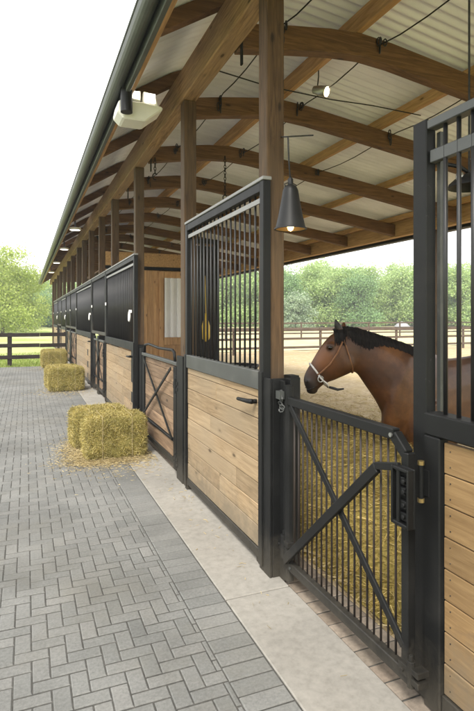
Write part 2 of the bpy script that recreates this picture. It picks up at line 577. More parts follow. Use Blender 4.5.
# pavers: real blocks, herringbone field + soldier course along the concrete
def paver_mesh(rects, z, m, name, gap=0.0019, ch=0.0045, jit=0.0012):
    V, F = [], []
    r = random.Random(3)
    for x0, x1, y0, y1 in rects:
        x0 += gap; x1 -= gap; y0 += gap * 2.3; y1 -= gap * 2.3
        dz = r.uniform(-jit, jit)
        t1, t2 = r.uniform(-jit, jit) * 0.5, r.uniform(-jit, jit) * 0.5
        o = len(V)
        V += [(x0, y0, z - 0.02), (x1, y0, z - 0.02), (x1, y1, z - 0.02), (x0, y1, z - 0.02)]
        V += [(x0, y0, z + dz - ch), (x1, y0, z + dz - ch), (x1, y1, z + dz - ch), (x0, y1, z + dz - ch)]
        V += [(x0 + ch, y0 + ch, z + dz + t1), (x1 - ch, y0 + ch, z + dz + t2), (x1 - ch, y1 - ch, z + dz - t1), (x0 + ch, y1 - ch, z + dz - t2)]
        for a, b in ((0, 4), (4, 8)):
            for k in range(4):
                k2 = (k + 1) % 4
                F.append((o + a + k, o + a + k2, o + b + k2, o + b + k))
        F.append((o + 8, o + 9, o + 10, o + 11))
    return np_mesh(name, V, F, m)

PX0, PX1, PY0, PY1 = -6.4, 0.778, -0.4, 17.3
S = 0.073
rects = []
def clip(x0, x1, y0, y1):
    x0, x1, y0, y1 = max(x0, PX0), min(x1, PX1), max(y0, PY0), min(y1, PY1)
    if x1 - x0 > 0.02 and y1 - y0 > 0.02:
        rects.append((x0, x1, y0, y1))
ni, nj = int((PX1 - PX0) / S) + 6, int((PY1 - PY0) / S) + 6
for j in range(-4, nj):
    for i in range(-4, ni):
        k = (i - j) % 4            # 90 degree herringbone, blocks 2:1
        x, y = PX0 + i * S, PY0 + j * S
        if k == 0:
            clip(x, x + 2 * S, y, y + S)
        elif k == 2:
            clip(x + 0, x + S, y, y + 2 * S) if False else None
for j in range(-4, nj):
    for i in range(-4, ni):
        if (i - j) % 4 == 3:
            x, y = PX0 + i * S, PY0 + j * S
            clip(x, x + S, y - S, y + S) if False else clip(x, x + S, y, y + 2 * S) if False else None
# vertical blocks: the cells a horizontal row leaves free, (i-j)%4 in {2,3}: cell 3 of row j stands on cell 2 of row j+1
for j in range(-4, nj):
    for i in range(-4, ni):
        if (i - j) % 4 == 3:
            x, y = PX0 + i * S, PY0 + j * S
            clip(x, x + S, y, y + 2 * S)
struct(paver_mesh(rects, 0.0, M['paver'], 'paving'))
sold, y = [], PY0
while y < PY1:
    sold.append((0.778, 0.98, y, y + 0.096))
    y += 0.096
struct(paver_mesh(sold, 0.001, M['paver'], 'paving_border'))
bs, y = [], -0.4
row = 0
while y < 27:
    for (a, b) in ((1.37, 1.605),):
        bs.append((a, b, y, y + 0.108))
    y += 0.108
struct(paver_mesh(bs, -0.004, M['brick_strip'], 'brick_edging'))
struct(MB().box(-6.42, 0.984, -0.42, 17.34, -0.06, -0.0045).build('joint_bed', M['joint']))
struct(MB().box(1.372, 1.607, -0.42, 27.2, -0.06, -0.009).build('edging_bed', M['joint']))
y = -0.42
cuts = [-0.42, 2.585, 5.6, 8.6, 11.6, 14.6, 17.34]
struct(MB().box(0.986, 1.365, -0.42, 17.34, -0.07, -0.03).build('joint_filler', M['rubber']))
mb = MB()
for a, b in zip(cuts[:-1], cuts[1:]):
    mb.box(0.985, 1.366, a + 0.005, b - 0.005, -0.05, 0.002)
struct(mb.build('concrete_strip', M['concrete'], bevel=0.005))
struct(MB().box(0.985, 1.366, 17.345, 27, -0.05, 0.0).build('concrete_apron', M['concrete']))

# ------------------------------------------------------------------ barn
Y0, Y1 = -1.4, 33.0
PR = [(0.72, 3.515), (0.9, 3.555), (1.15, 3.61), (1.4, 3.668), (1.87, 3.75), (2.25, 3.805), (2.55, 3.825), (2.85, 3.805), (3.4, 3.735), (6.95, 3.255)]
def R(x):
    for (xa, za), (xb, zb) in zip(PR[:-1], PR[1:]):
        if x <= xb:
            return za + (zb - za) * (x - xa) / (xb - xa)
    return PR[-1][1]

SP = [(0.79, 3.568), (0.885, 3.63), (1.1, 3.765), (1.315, 3.90), (1.5, 3.985), (1.75, 4.03), (2.1, 4.035), (2.55, 3.985), (3.4, 3.86), (7.05, 3.33)]
def SH(x):
    for (xa, za), (xb, zb) in zip(SP[:-1], SP[1:]):
        if x <= xb:
            return za + (zb - za) * (x - xa) / (xb - xa)
    return SP[-1][1]

barn = thing('horse_barn', 'long open-sided timber horse barn with corrugated roof on weathered posts', 'barn', (1.4, 13.0, 0))
# corrugated roof sheet, waves run down the slope
pitch, spw = 0.1, 8
nw = int((Y1 - Y0) / pitch)
ys = np.linspace(Y0, Y0 + nw * pitch, nw * spw + 1)
wave = 0.017 * np.sin(2 * PI * (ys - Y0) / pitch)
xs = [0.79, 0.885, 1.1, 1.315, 1.4, 1.5, 1.62, 1.75, 1.92, 2.1, 2.3, 2.55, 3.4, 4.5, 5.7, 7.05]
V = np.array([(x, yy, SH(x) + 0.019 + wv) for x in xs for yy, wv in zip(ys, wave)])
nn = len(ys)
F = [(i * nn + j, i * nn + j + 1, (i + 1) * nn + j + 1, (i + 1) * nn + j) for i in range(len(xs) - 1) for j in range(nn - 1)]
np_mesh('roof_sheet', V, F, M['roof'], barn, smooth=True)
# rafters: one curved glulam each, every frame its own part
ry = [0.55, 2.1, 3.6, 5.0, 6.6, 8.2]
while ry[-1] < 31.5:
    ry.append(ry[-1] + 1.6)
rxs = [1.458, 1.65, 1.87, 2.05, 2.25, 2.4, 2.55, 2.7, 2.85, 3.1, 3.4, 4.5, 5.7, 6.6]
for yy in ry:
    mb = MB()
    rings = []
    for x in rxs:
        dep = 0.19
        if x > 5.0:
            dep = 0.19 + 0.03 * (x - 5.0) / 1.6
        rings.append([(x, yy - 0.055, R(x) - dep), (x, yy + 0.055, R(x) - dep), (x, yy + 0.055, R(x) - 0.002), (x, yy - 0.055, R(x) - 0.002)])
    mb.loft(rings)
    mb.build('rafter', M['rafter'], barn, bevel=0.006)
    rings = []
    for x in (0.886, 1.1, 1.315, 1.452):
        zt_ = SH(x) - 0.003
        zb_ = max(SH(x) - 0.135, 3.772) if x > 1.3 else SH(x) - 0.128
        rings.append([(x, yy - 0.05, zb_), (x, yy + 0.05, zb_), (x, yy + 0.05, zt_), (x, yy - 0.05, zt_)])
    MB().loft(rings).build('rafter_tail', M['rafter'], barn, bevel=0.004)
# purlins
for x in (2.52, 3.8, 5.15, 6.45):
    z = (R(x) + SH(x)) / 2
    MB().bar((x, Y0 + 0.1, z), (x, Y1 - 0.1, z), 0.06, SH(x) - R(x) - 0.006).build('purlin', M['purlin'], barn, bevel=0.003)
# eave plates front and back
MB().box(1.315, 1.455, Y0, Y1, 3.495, 3.77).build('eave_beam', M['beam'], barn, bevel=0.008)
MB().box(6.605, 6.74, Y0, Y1, 3.062, 3.365).build('eave_beam', M['cedar_long'], barn, bevel=0.008)
MB().box(0.842, 0.882, Y0, Y1, 3.49, 3.596).build('fascia', M['purlin'], barn, bevel=0.004)
MB().box(0.80, 0.838, Y0, Y1, 3.46, 3.566).build('fascia_trim', M['gutter'], barn, bevel=0.004)
# half round gutter with a rolled lip
prof = []
for k in range(11):
    a = PI + PI * k / 10
    prof.append((0.735 + 0.062 * math.cos(a), 3.565 + 0.075 * math.sin(a)))
lip = (0.673, 3.565)
mb = MB()
vsl = []
for yy in (Y0, Y1):
    for x, z in prof:
        vsl.append((x, yy, z))
    for x, z in prof[::-1]:
        vsl.append((0.735 + (x - 0.735) * 0.93, yy, 3.566 + (z - 3.565) * 0.94))
n = 22
mb.add(vsl, [(k, (k + 1) % n, n + (k + 1) % n, n + k) for k in range(n)])
mb.tube([(lip[0], Y0, lip[1]), (lip[0], Y1, lip[1])], 0.009, 8)
for yy in np.arange(0.6, 32, 0.9):
    mb.box(0.668, 0.80, yy - 0.012, yy + 0.012, 3.566, 3.574)
mb.build('gutter', M['gutter'], barn, smooth=False)
mb = MB()
mb.box(6.90, 7.06, Y0, Y1, 3.04, 3.16)
mb.build('back_gutter', M['rubber'], barn, bevel=0.01)
MB().box(6.80, 6.88, Y0, Y1, 3.10, 3.20).build('back_fascia', M['rubber'], barn)
# posts front
post_y = [2.875, 4.63, 6.91, 8.92, 10.55, 12.32, 13.9, 15.4, 17.47, 19.2, 21.4, 23.6, 25.7, 28.2, 30.4]
post_y_front = [-0.9] + post_y
for yy in post_y_front:
    w2 = 0.06
    MB().box(1.335, 1.452, yy - w2, yy + w2, 0.0, 3.493).build('post', M['post'], barn, bevel=0.006)
for yy in (-0.6, 7.25, 13.45, 19.6, 25.6, 31.5):
    MB().box(6.6, 6.74, yy - 0.07, yy + 0.07, -0.3, 3.06).build('post', M['post'], barn, bevel=0.006)
# steel hanger straps and longitudinal tie cables with shackles at the rafters
for yy in ry[1:9]:
    mb = MB().box(1.462, 1.475, yy - 0.085, yy - 0.058, 3.36, 3.66)
    mb.build('hanger_strap', M['black'], barn)
for cx, dz in ((1.8, -0.03), (2.72, -0.06), (3.9, -0.05)):
    mb = MB()
    pts = []
    for a, b in zip(ry[:-1], ry[1:]):
        for k in range(5):
            q = k / 5
            pts.append((cx + 0.03 * math.sin(a * 3), a + (b - a) * q, R(cx) + dz - 0.05 * math.sin(PI * q)))
    mb.tube(pts, 0.0055, 6)
    mb.build('tie_cable', M['rope'], barn, smooth=True)
    for yy in ry[2:12]:
        mb = MB()
        zc = R(cx) - 0.06
        hh = random.Random(int(yy * 100) + int(cx * 10))
        for q in range(4):
            rr = hh.uniform(0.018, 0.034)
            o1, o2, tw_ = hh.uniform(-0.03, 0.03), hh.uniform(-0.07, 0.05), hh.uniform(0, 3)
            loop = [(cx + o1 + rr * 0.6 * math.cos(a) * math.cos(tw_), yy - 0.07 - 0.012 * q * 0.5 + 0.5 * rr * math.cos(a) * math.sin(tw_), zc + o2 + rr * 1.3 * math.sin(a)) for a in np.linspace(0, 2 * PI, 13)]
            mb.tube(loop, 0.006, 6)
        mb.build('shackle', M['bar'], barn)
mb = MB().tube([(1.5, 4.15, 3.60), (2.0, 4.2, 3.57), (2.7, 4.25, 3.58), (3.2, 4.3, 3.62), (3.9, 4.4, 3.66)], 0.0055, 6)
mb.build('tie_cable', M['rope'], barn, smooth=True)

# ------------------------------------------------------------------ stall panels
WX = 1.30
def boards(x0, x1, ya, yb, za, zb, h, seed, name, m, root, split=True):
    r = random.Random(seed)
    mb = MB()
    z = za
    k = 0
    while z < zb - 0.02:
        z2 = min(z + h, zb)
        cut = []
        if split and yb - ya > 1.2 and r.random() < 0.75:
            cut = [ya + (yb - ya) * r.uniform(0.25, 0.75)]
        e = [ya] + cut + [yb]
        for a, b in zip(e[:-1], e[1:]):
            j = r.uniform(-0.0015, 0.0015)
            mb.box(x0 + j, x1, a + 0.001, b - 0.001, z + 0.0022, z2 - 0.0022)
        z = z2
        k += 1
    return mb.build(name, m, root, bevel=0.0025)

def stall_panel(ya, yb, label, wood_m, bh, seed, X=WX, ztop=2.32, zmid=1.18, handle=True, nbar=0.083, tags=False, plain=False, jambs=True):
    p = thing('barred_screen', label, 'stall panel', (X, (ya + yb) / 2, 0), 'stall front panels along the barn')
    mb = MB()
    t = 0.05
    J = 0.055
    mb.box(X, X + t, ya, ya + J, 0.0, ztop)
    mb.box(X, X + t, yb - J, yb, 0.0, ztop)
    mb.box(X + 0.002, X + t - 0.002, ya + J, yb - J, ztop - 0.06, ztop - 0.002)
    mb.box(X + 0.003, X + t - 0.003, ya + J, yb - J, 0.045, 0.105)
    mb.build('frame', M['black'], p, bevel=0.004)
    MB().box(X - 0.006, X + t + 0.004, ya - 0.004, yb + 0.004, ztop, ztop + 0.022).build('top_rail', M['light_steel'], p, bevel=0.003)
    MB().box(X - 0.008, X + t, ya + J, yb - J, zmid - 0.112, zmid).build('mid_rail', M['grey_steel'] if seed < 2 else M['black'], p, bevel=0.004)
    # lower stiles stand proud of the boards
    MB().box(X - 0.012, X - 0.0005, ya, ya + 0.05, 0.03, zmid).build('stile', M['black'], p, bevel=0.003)
    MB().box(X - 0.012, X - 0.0005, yb - 0.05, yb, 0.03, zmid).build('stile', M['black'], p, bevel=0.003)
    MB().box(X + 0.010, X + 0.022, ya + J, yb - J, ztop - 0.125, ztop - 0.095).build('inner_rail', M['light_steel'], p)
    boards(X + 0.008, X + 0.034, ya + J + 0.002, yb - J - 0.002, 0.107, zmid - 0.114, bh, seed, 'boards', wood_m, p)
    mb = MB()
    nb = max(3, int((yb - ya - 2 * J) / nbar))
    for k in range(nb):
        yy = ya + J + (k + 0.5) * (yb - ya - 2 * J) / nb
        mb.tube([(X + 0.03, yy, zmid - 0.01), (X + 0.03, yy, ztop - 0.05)], 0.0075, 8)
    mb.build('bars', M['bar'], p, smooth=True)
    if handle:
        hy = ya + 0.12
        mb = MB()
        mb.tube([(X + 0.02, hy, 0.99), (X - 0.035, hy, 0.99)], 0.014, 10)
        mb.tube([(X - 0.035, hy - 0.03, 0.995), (X - 0.04, hy + 0.03, 0.99), (X - 0.045, hy + 0.17, 0.985)], [0.016, 0.014, 0.011], 10)
        mb.build('lever_handle', M['black'], p, smooth=True)
    if tags:
        mb = MB()
        cy = ya + 0.28
        loop = [(X - 0.012, cy + 0.04 * math.cos(a), 1.52 + 0.062 * math.sin(a)) for a in np.linspace(0, 2 * PI, 17)]
        mb.tube(loop, 0.011, 7)
        mb.box(X - 0.014, X + 0.02, cy - 0.02, cy + 0.02, 1.57, 1.61)
        mb.build('ring_pull', M['sheet_white'], p)
        MB().box(X - 0.016, X - 0.002, yb - 0.12, yb - 0.05, 1.72, 1.77).build('name_tag', M['sheet_white'], p, bevel=0.004)
    return p

PANELS = [
    (2.79, 4.42, 'large barred screen over pale knotty boards beside the pendant lamp', M['pine_left'], 0.13, 1),
    (6.76, 9.38, 'barred screen with white ring pull, just beyond the nearest hay bale pair', M['pine_left'], 0.135, 3),
    (11.56, 15.2, 'far black screen right behind the middle pair of hay bales', M['pine_left'], 0.135, 5),
    (19.35, 21.9, 'distant black screen above the farthest hay bales', M['pine_left'], 0.14, 7),
    (24.5, 28.1, 'last black screen at the far end of the barn', M['pine_left'], 0.14, 9),
]
for i, (a, b, lab, wm, bh, sd_) in enumerate(PANELS):
    stall_panel(a, b, lab, wm, bh, sd_, handle=True, tags=i > 0)

def grille(ya, yb, label, X=WX, ztop=2.32, zmid=1.18):
    p = thing('overhead_grille', label, 'grille', (X, (ya + yb) / 2, zmid), 'barred grilles above the far gates')
    mb = MB()
    mb.box(X + 0.004, X + 0.05, ya, ya + 0.05, zmid, ztop)
    mb.box(X + 0.004, X + 0.05, yb - 0.05, yb, zmid, ztop)
    mb.box(X + 0.006, X + 0.048, ya + 0.05, yb - 0.05, ztop - 0.06, ztop)
    mb.box(X + 0.006, X + 0.048, ya + 0.05, yb - 0.05, zmid, zmid + 0.06)
    mb.build('frame', M['black'], p, bevel=0.004)
    MB().box(X - 0.004, X + 0.052, ya, yb, ztop + 0.001, ztop + 0.022).build('top_rail', M['light_steel'], p, bevel=0.003)
    mb = MB()
    nb = int((yb - ya) / 0.083)
    for k in range(nb):
        yy = ya + (k + 0.5) * (yb - ya) / nb
        mb.tube([(X + 0.03, yy, zmid + 0.05), (X + 0.03, yy, ztop - 0.05)], 0.0075, 8)
    mb.build('bars', M['bar'], p, smooth=True)
    MB().box(X - 0.012, X + 0.002, yb - 0.13, yb - 0.06, 1.72, 1.77).build('name_tag', M['sheet_white'], p, bevel=0.004)
grille(9.46, 11.5, 'first barred grille, above the gate between the nearest and middle bale pairs')
grille(15.28, 17.4, 'barred grille in mid row, above the gate behind the farthest hay bales')
grille(17.44, 19.29, 'barred grille above the far gate just past the dark fence')
grille(21.96, 24.44, 'most distant barred grille, above the last gate of the barn')

# near right panel with its tall hinge tube
RX = 1.45
pr = thing('barred_screen', 'nearest stall panel with golden boards behind the horse, at the right edge', 'stall panel', (RX, 0.6, 0), 'stall front panels along the barn')
ya, yb, zt, zm = -0.75, 1.595, 2.27, 1.135
MB().box(RX, RX + 0.05, 1.606, 1.682, 0.0, zt + 0.01).build('jamb', M['black'], pr, bevel=0.004)
MB().box(RX, RX + 0.05, ya, ya + 0.05, 0.0, zt).build('jamb', M['black'], pr, bevel=0.004)
MB().box(RX - 0.002, RX + 0.045, ya + 0.05, 1.60, zt - 0.035, zt).build('top_rail', M['grey_steel'], pr, bevel=0.003)
MB().box(RX + 0.012, RX + 0.04, ya + 0.05, 1.60, zt - 0.165, zt - 0.115).build('inner_rail', M['grey_steel'], pr, bevel=0.003)
MB().box(RX - 0.02, RX + 0.06, ya + 0.05, 1.60, zm - 0.085, zm).build('mid_rail', M['black'], pr, bevel=0.006)
mb = MB()
mb.box(RX - 0.018, RX + 0.03, 1.517, 1.60, 0.0, zm - 0.087)
mb.build('stile', M['black'], pr, bevel=0.005)
MB().box(RX - 0.01, RX + 0.03, ya + 0.05, 1.515, 0.02, 0.09).build('bottom_rail', M['black'], pr, bevel=0.004)
boards(RX + 0.0, RX + 0.028, ya + 0.052, 1.513, 0.092, zm - 0.088, 0.118, 21, 'boards', M['pine_right'], pr, split=False)
mb = MB()
for k in range(34):
    yy = 1.525 - k * 0.066
    if yy > ya + 0.08:
        mb.tube([(RX + 0.02, yy, zm - 0.01), (RX + 0.02, yy, zt - 0.02)], 0.0085, 8)
mb.build('bars', M['bar'], pr, smooth=True)
mb = MB().box(RX + 0.052, RX + 0.075, 1.585, 1.604, zm, zt - 0.04)
mb.build('guide_channel', M['grey_steel'], pr)
mb = MB()
mb.tube([(RX - 0.028, 1.603, 0.80), (RX - 0.028, 1.603, 0.93)], 0.011, 10)
mb.box(RX - 0.024, RX - 0.0185, 1.565, 1.605, 0.815, 0.915)
mb.build('hinge', M['black'], pr, bevel=0.001)
for z in (0.785, 0.93):
    MB().tube([(RX - 0.028, 1.603, z), (RX - 0.028, 1.603, z + 0.015)], 0.013, 10).build('hinge_pin', M['brass'], pr)

for kx, (pa, pb, z0, hh, nn, xx, ow) in enumerate(((2.86, 4.35, 0.107, 0.13, 7, WX + 0.007, None), (-0.68, 1.50, 0.092, 0.118, 8, RX - 0.001, pr))):
    host = ow or [o for o in bpy.data.objects if o.name == 'barred_screen'][0]
    mb = MB()
    for q in range(nn):
        for yy in (pa + 0.02, pb - 0.02):
            for dz in (0.03, hh - 0.03):
                mb.tube([(xx + 0.002, yy, z0 + q * hh + dz), (xx - 0.001, yy, z0 + q * hh + dz)], 0.0024, 7)
    mb.build('screw_heads', M['rubber'], host)['kind'] = 'stuff'

# steel sleeves round the foot of the posts (part of the barn)
for yy, big in ((2.875, True), (4.63, False), (6.91, True), (10.55, False), (12.32, True), (17.47, False), (19.2, True), (23.6, True)):
    mb = MB()
    if yy == 2.875:
        mb.box(1.30, 1.316, 2.70, 2.786, 0.0, 1.15)
        mb.box(1.318, 1.50, 2.70, 2.712, 0.0, 1.15)
        mb.box(1.36, 1.372, 2.64, 2.698, 0.0, 1.14)
        mb.box(1.40, 1.412, 2.64, 2.698, 0.0, 1.15)
        mb.box(1.318, 1.334, 2.714, 2.93, 0.0, 1.14)
        mb.box(1.44, 1.50, 2.714, 2.80, 0.0, 1.16)
    else:
        mb.box(1.308, 1.332, yy - 0.10, yy + 0.10, 0.0, 1.15)
        mb.box(1.334, 1.47, yy - 0.10, yy - 0.064, 0.0, 1.15)
    mb.build('post_sleeve', M['black'], barn, bevel=0.003)

# ------------------------------------------------------------------ gates
def hinge_mb(x, y, z, s=1.0):
    mb = MB()
    mb.tube([(x, y, z - 0.05 * s), (x, y, z + 0.05 * s)], 0.016 * s, 10)
    mb.box(x - 0.012, x + 0.04, y - 0.05 * s, y - 0.012, z - 0.03 * s, z - 0.008 * s)
    mb.box(x - 0.012, x + 0.04, y - 0.05 * s, y - 0.012, z + 0.008 * s, z + 0.03 * s)
    mb.box(x - 0.012, x + 0.03, y + 0.01, y + 0.06 * s, z - 0.022 * s, z + 0.022 * s)
    mb.tube([(x - 0.02, y + 0.035, z), (x + 0.03, y + 0.035, z)], 0.008, 8)
    mb.tube([(x, y, z + 0.05 * s), (x, y, z + 0.07 * s)], 0.009, 8)
    return mb

GX = 1.375
# near open gate: bars, heavy X brace, box latch
g = thing('stall_gate', 'nearest black steel gate with vertical bars, heavy cross brace and box latch', 'gate', (GX, 2.15, 0), 'stall gates along the barn')
ga, gb = 1.60, 2.615                  # latch end, hinge end
zb, zt = 0.115, 1.055
mb = MB()
mb.tube([(GX + 0.005, gb, 0.02), (GX + 0.005, gb, 1.12)], 0.026, 14)
mb.build('hinge_post', M['black'], g, smooth=False)
mb = MB()
mb.bar((GX, gb - 0.02, zt - 0.02), (GX, ga + 0.09, zt - 0.02), 0.04, 0.045)
mb.bar((GX, ga + 0.095, zt - 0.022), (GX, ga + 0.025, zt - 0.085), 0.038, 0.045)
mb.build('top_rail', M['black'], g, bevel=0.004)
MB().bar((GX, gb - 0.02, zb), (GX, ga, zb), 0.04, 0.05).build('bottom_rail', M['black'], g, bevel=0.004)
mb = MB().box(GX - 0.02, GX + 0.02, ga, ga + 0.04, zb + 0.027, zt - 0.075)
mb.build('stile', M['black'], g, bevel=0.004)
mb = MB()
nb = 20
for k in range(nb):
    yy = ga + 0.06 + k * (gb - ga - 0.11) / (nb - 1)
    mb.tube([(GX + 0.012, yy, zb), (GX + 0.012, yy, zt - 0.03)], 0.0052, 7)
mb.build('bars', M['gate_bar'], g, smooth=True)
MB().bar((GX - 0.014, gb - 0.05, zt - 0.045), (GX - 0.014, ga + 0.03, zb + 0.11), 0.014, 0.036, up=(0, 0, 1)).build('brace', M['black'], g, bevel=0.003)
mb = MB().bar((GX - 0.034, gb - 0.02, zb + 0.03), (GX - 0.034, ga + 0.17, 0.885), 0.022, 0.045)
mb.bar((GX - 0.034, ga + 0.175, 0.89), (GX - 0.034, ga + 0.03, 0.925), 0.022, 0.03)
mb.build('brace', M['black'], g, bevel=0.003)
# latch: open steel box with the bolt works inside
lt = MB()
lx0, lx1 = GX - 0.058, GX - 0.02
la, lb = ga - 0.045, ga + 0.055
lt.box(lx1 - 0.008, lx1, la, lb, 0.705, 0.93)
lt.box(lx0, lx1 - 0.009, la, la + 0.010, 0.705, 0.93)
lt.box(lx0, lx1 - 0.009, lb - 0.010, lb, 0.705, 0.93)
lt.box(lx0, lx1 - 0.009, la + 0.011, lb - 0.011, 0.705, 0.72)
lt.box(lx0, lx1 - 0.009, la + 0.011, lb - 0.011, 0.917, 0.93)
latch = lt.build('latch_box', M['black'], g, bevel=0.003)
mb = MB()
yc = (la + lb) / 2
for q, zz in enumerate((0.745, 0.79, 0.84, 0.88)):
    mb.box(lx0 + 0.012, lx1 - 0.01, yc - 0.028 + 0.004 * q, yc + 0.026, zz - 0.016, zz + 0.014)
    mb.tube([(lx0 + 0.004, yc - 0.015, zz), (lx0 + 0.02, yc - 0.015, zz)], 0.009, 8)
mb.tube([(lx0 + 0.008, yc + 0.012, 0.72), (lx0 + 0.008, yc + 0.012, 0.92)], 0.008, 8)
mb.build('bolt_works', M['black'], latch, bevel=0.002)
hinge_mb(GX - 0.01, gb + 0.035, 0.20, 1.3).build('hinge', M['black'], g, bevel=0.001)
hinge_mb(GX - 0.02, ga - 0.02, 0.15, 1.0).build('hinge', M['black'], g, bevel=0.001)
mb = MB()
for q in range(7):
    a0 = q * 0.9
    cy, cz = gb + 0.03 + 0.012 * math.cos(a0 * 2), 1.075 - q * 0.016
    loop = [(GX - 0.03 + 0.008 * math.sin(a0 + b), cy + 0.016 * math.cos(b), cz + 0.013 * math.sin(b)) for b in np.linspace(0, 2 * PI, 9)]
    mb.tube(loop, 0.004, 6)
mb.box(GX - 0.05, GX - 0.02, gb + 0.01, gb + 0.06, 1.04, 1.085)
mb.build('chain', M['grey_steel'], g)
MB().tube([(GX - 0.021, ga + 0.095, zt - 0.022), (GX - 0.028, ga + 0.095, zt - 0.022)], 0.009, 10).build('rivet', M['zinc'], g)
MB().tube([(GX - 0.021, gb - 0.06, zb), (GX - 0.027, gb - 0.06, zb)], 0.008, 10).build('rivet', M['grey_steel'], g)
# sandy brick edge behind; floor guide under the gate is left open

def board_gate(ga, gb, label, seed, arch=True):
    X = 1.335
    g = thing('stall_gate', label, 'gate', (X, (ga + gb) / 2, 0), 'stall gates along the barn')
    zb, zt = 0.10, 1.035
    mb = MB()
    mb.box(X - 0.02, X + 0.02, ga, ga + 0.10, zb - 0.05, zt)
    mb.box(X - 0.02, X + 0.02, gb - 0.07, gb, zb - 0.05, zt + 0.01)
    mb.box(X - 0.018, X + 0.018, ga + 0.10, gb - 0.07, zb - 0.01, zb + 0.045)
    mb.box(X - 0.018, X + 0.018, ga + 0.10, gb - 0.07, zb + 0.20, zb + 0.225)
    mb.build('frame', M['black'], g, bevel=0.004)
    MB().box(X - 0.022, X + 0.022, ga - 0.01, gb + 0.05, zt + 0.011, zt + 0.045).build('top_rail', M['grey_steel'], g, bevel=0.004)
    boards(X + 0.0, X + 0.017, ga + 0.102, gb - 0.072, zb + 0.227, zt, 0.13, seed, 'boards', M['pine_worn'], g)
    MB().box(X - 0.004, X + 0.012, ga + 0.102, gb - 0.072, zb + 0.047, zb + 0.198).build('kick_board', M['pine_worn'], g)
    MB().bar((X - 0.028, ga + 0.11, zb + 0.23), (X - 0.028, gb - 0.09, zt - 0.01), 0.012, 0.026).build('brace', M['black'], g)
    MB().bar((X - 0.042, ga + 0.11, zt - 0.02), (X - 0.042, gb - 0.09, zb + 0.24), 0.012, 0.026).build('brace', M['black'], g)
    if arch:
        mb = MB()
        pts = [(X, gb + 0.02, zt + 0.03), (X, gb - 0.05, zt + 0.14), (X, gb - 0.25, zt + 0.16), (X, (ga + gb) / 2, zt + 0.14), (X, ga + 0.2, zt + 0.15), (X, ga + 0.13, zt + 0.13), (X, ga + 0.1, zt + 0.04)]
        mb.tube(pts, 0.015, 10)
        mb.build('arched_top_bar', M['black'], g, smooth=True)
    hinge_mb(X - 0.02, ga - 0.02, 0.15, 1.4).build('hinge', M['black'], g)
    hinge_mb(X - 0.02, ga - 0.02, 0.86, 1.4).build('hinge', M['black'], g)
    hinge_mb(X - 0.02, gb + 0.03, 0.25, 1.4).build('hinge', M['black'], g)
    mb = MB().tube([(X + 0.0, gb + 0.10, 0.02), (X + 0.0, gb + 0.10, 1.13)], 0.035, 12)
    mb.build('hinge_post', M['black'], g)
    return g

board_gate(4.78, 6.3, 'wooden boarded gate with thin cross brace behind the nearest hay bales', 31)
board_gate(9.75, 11.15, 'boarded gate with cross brace between the nearest and middle hay bale pairs', 32, arch=False)
board_gate(15.45, 17.2, 'far gate behind the farthest hay bales', 33, arch=False)
board_gate(17.7, 19.0, 'far gate just past the end of the dark fence', 35, arch=False)
board_gate(22.1, 23.5, 'most distant stall gate near the end of the barn', 34, arch=False)

